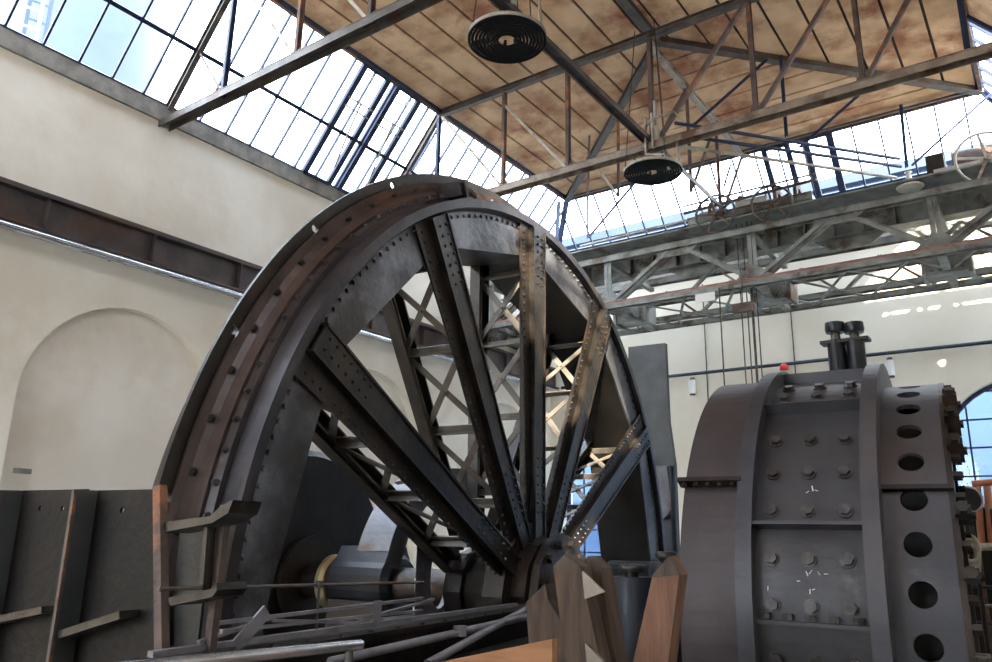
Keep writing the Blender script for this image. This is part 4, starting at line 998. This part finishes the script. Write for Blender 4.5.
# bearing pots between timbers and drum
def pot(x, y, r, ztop, label):
    t = thing('oil_pot', label, 'oil pot', (x,y,ZF), MACH, 'dark cylinders between timbers and drum')
    b = MB(); b.lathe_z([(r*.95,ZF),(r,ztop-.5),(r,ztop-.04),(r*.92,ztop)], c=(x,y,0), seg=28); b.build('body', blue_paint, t)
    b = MB(); b.lathe_z([(r*.55,ztop+.03),(r*.6,ztop+.045),(r*.6,ztop+.065),(r*.5,ztop+.075)], c=(x,y,0), seg=24); b.build('lid', bolt_m, t)
    b = MB(); b.lathe_z([(r*.3,ztop),(r*.3,ztop+.04)], c=(x,y,0), seg=14); b.build('neck', dark, t)
p = mE(632,575,4.85); pot(p[0],4.85,.14,p[2]-.01,'blue grey upright cylinder with lid between the timbers behind the leaning one')
p = mE(664,568,5.22); pot(p[0]+.02,5.22,.12,p[2]+.03,'blue grey upright cylinder with lid close to the left side of the drum')
bp = thing('shaft_pedestal', 'dark squat pedestal carrying the shaft between flywheel and drum', 'pedestal', (-2.1,5.69,ZF), MACH)
b = MB(); b.prism([(-2.35,5.3,ZF),(-2.35,6.1,ZF),(-2.35,5.95,-.62),(-2.35,5.43,-.62)], (.5,0,0)); b.build('foot', darker, bp)
b = MB(); b.lathe_u([(-.25,.175),(-.25,.27),(.25,.27),(.25,.175)], 28, c=(-2.1,5.69,-.42)); b.build('shell', black_gloss, bp)

# ================================================================== RIGHT OF THE DRUM
cf = thing('copper_frame', 'orange copper pipe frame right of the drum below the arched window', 'pipe frame', (-.3,8.4,ZF))
def c8(px,py,Y=8.4): return Vector(aY(px,py,Y))
for k,px in enumerate((977,987)):
    a_ = c8(px,486); b = MB(); b.tube([a_, c8(px+5,545)], .03, 8); b.build('pipe', copper, cf)
b = MB(); b.tube([c8(972,484), c8(994,482)], .03, 8); b.build('pipe', copper, cf)
b = MB(); a_ = c8(977,540); b.tube([a_, (a_.x,a_.y,ZF)], .022, 8); b.build('pipe', rust_steel, cf)
b = MB(); b.box(-.95,.9,8.6,9.3,ZF,.35); tag(b.build('machine_cabinet', darker), 'dark machine cabinet behind the copper pipes at the right edge', 'cabinet')
g = thing('pressure_gauge', 'round dark gauge with a pale rim right of the pierced band of the drum', 'gauge', c8(968,500,7.6))
c = c8(968,500,7.6); b = MB(); N=28; b.tube([c+Vector((.105*math.cos(2*PI*k/N),0,.105*math.sin(2*PI*k/N))) for k in range(N+1)], .010, 6, False); b.build('rim', pale_steel, g)
b = MB(); b.hexb(c+Vector((0,.03,0)), (0,-1,0), .10,.03, 28); b.build('dial', darker, g)
b = MB(); b.tube([c+Vector((0,.04,-.08)),(c.x,c.y+.04,ZF)], .018, 8); b.build('stem', dark, g)
b = MB(); a_ = c8(957,496,7.5); a2 = c8(966,600,7.5); a3 = c8(972,650,7.5); b.tube([a_,c8(961,540,7.5)+Vector((.02,0,0)),a2,a3,(a3.x,7.5,ZF)], .022, 8)
tag(b.build('rope', rope_m), 'pale rope hanging down beside the right rim of the drum', 'rope')
b = MB(); cc = c8(970,548,7.5)
for k in range(5): b.tube([cc+Vector((.07*math.cos(t_/3.)*(1-.1*k),.03*k-.05,.10*math.sin(t_/3.)-.03*k)) for t_ in range(19)], .016, 6)
b.tube([cc+Vector((-.02,0,0)), cc+Vector((.22,0,.02))], .03, 8)
tag(b.build('rope_knot', rope_m), 'tangled rope knot hung on a dark bolt right of the drum', 'rope')
for i,(y_, m_) in enumerate(((586,blue_paint),(604,chrome),(622,blue_paint))):
    a_ = c8(966,y_,7.9); c_ = c8(996,y_+3,7.9); b = MB(); b.tube([a_, c_+Vector((.4+.08*i,0,0))], .016, 8); b.tube([c_+Vector((.4+.08*i,0,0)),(c_.x+.4+.08*i,7.9,ZF)], .016, 8)
    tag(b.build('rail_tube', m_), ['topmost','middle','lowest'][i]+' of three thin rails at the lower right edge beyond the drum', 'rail', 'thin rails at the lower right edge')
b = MB(); cc = c8(992,522,8.0); b.tube([cc+Vector((0,0,0)), cc+Vector((.5,0,0))], .12, 16); b.tube([cc+Vector((.25,0,0)),(cc.x+.25,8.0,ZF)], .03, 8)
tag(b.build('pipe_flange', black_gloss), 'black round pipe end at the right edge beside the copper pipes', 'pipe')
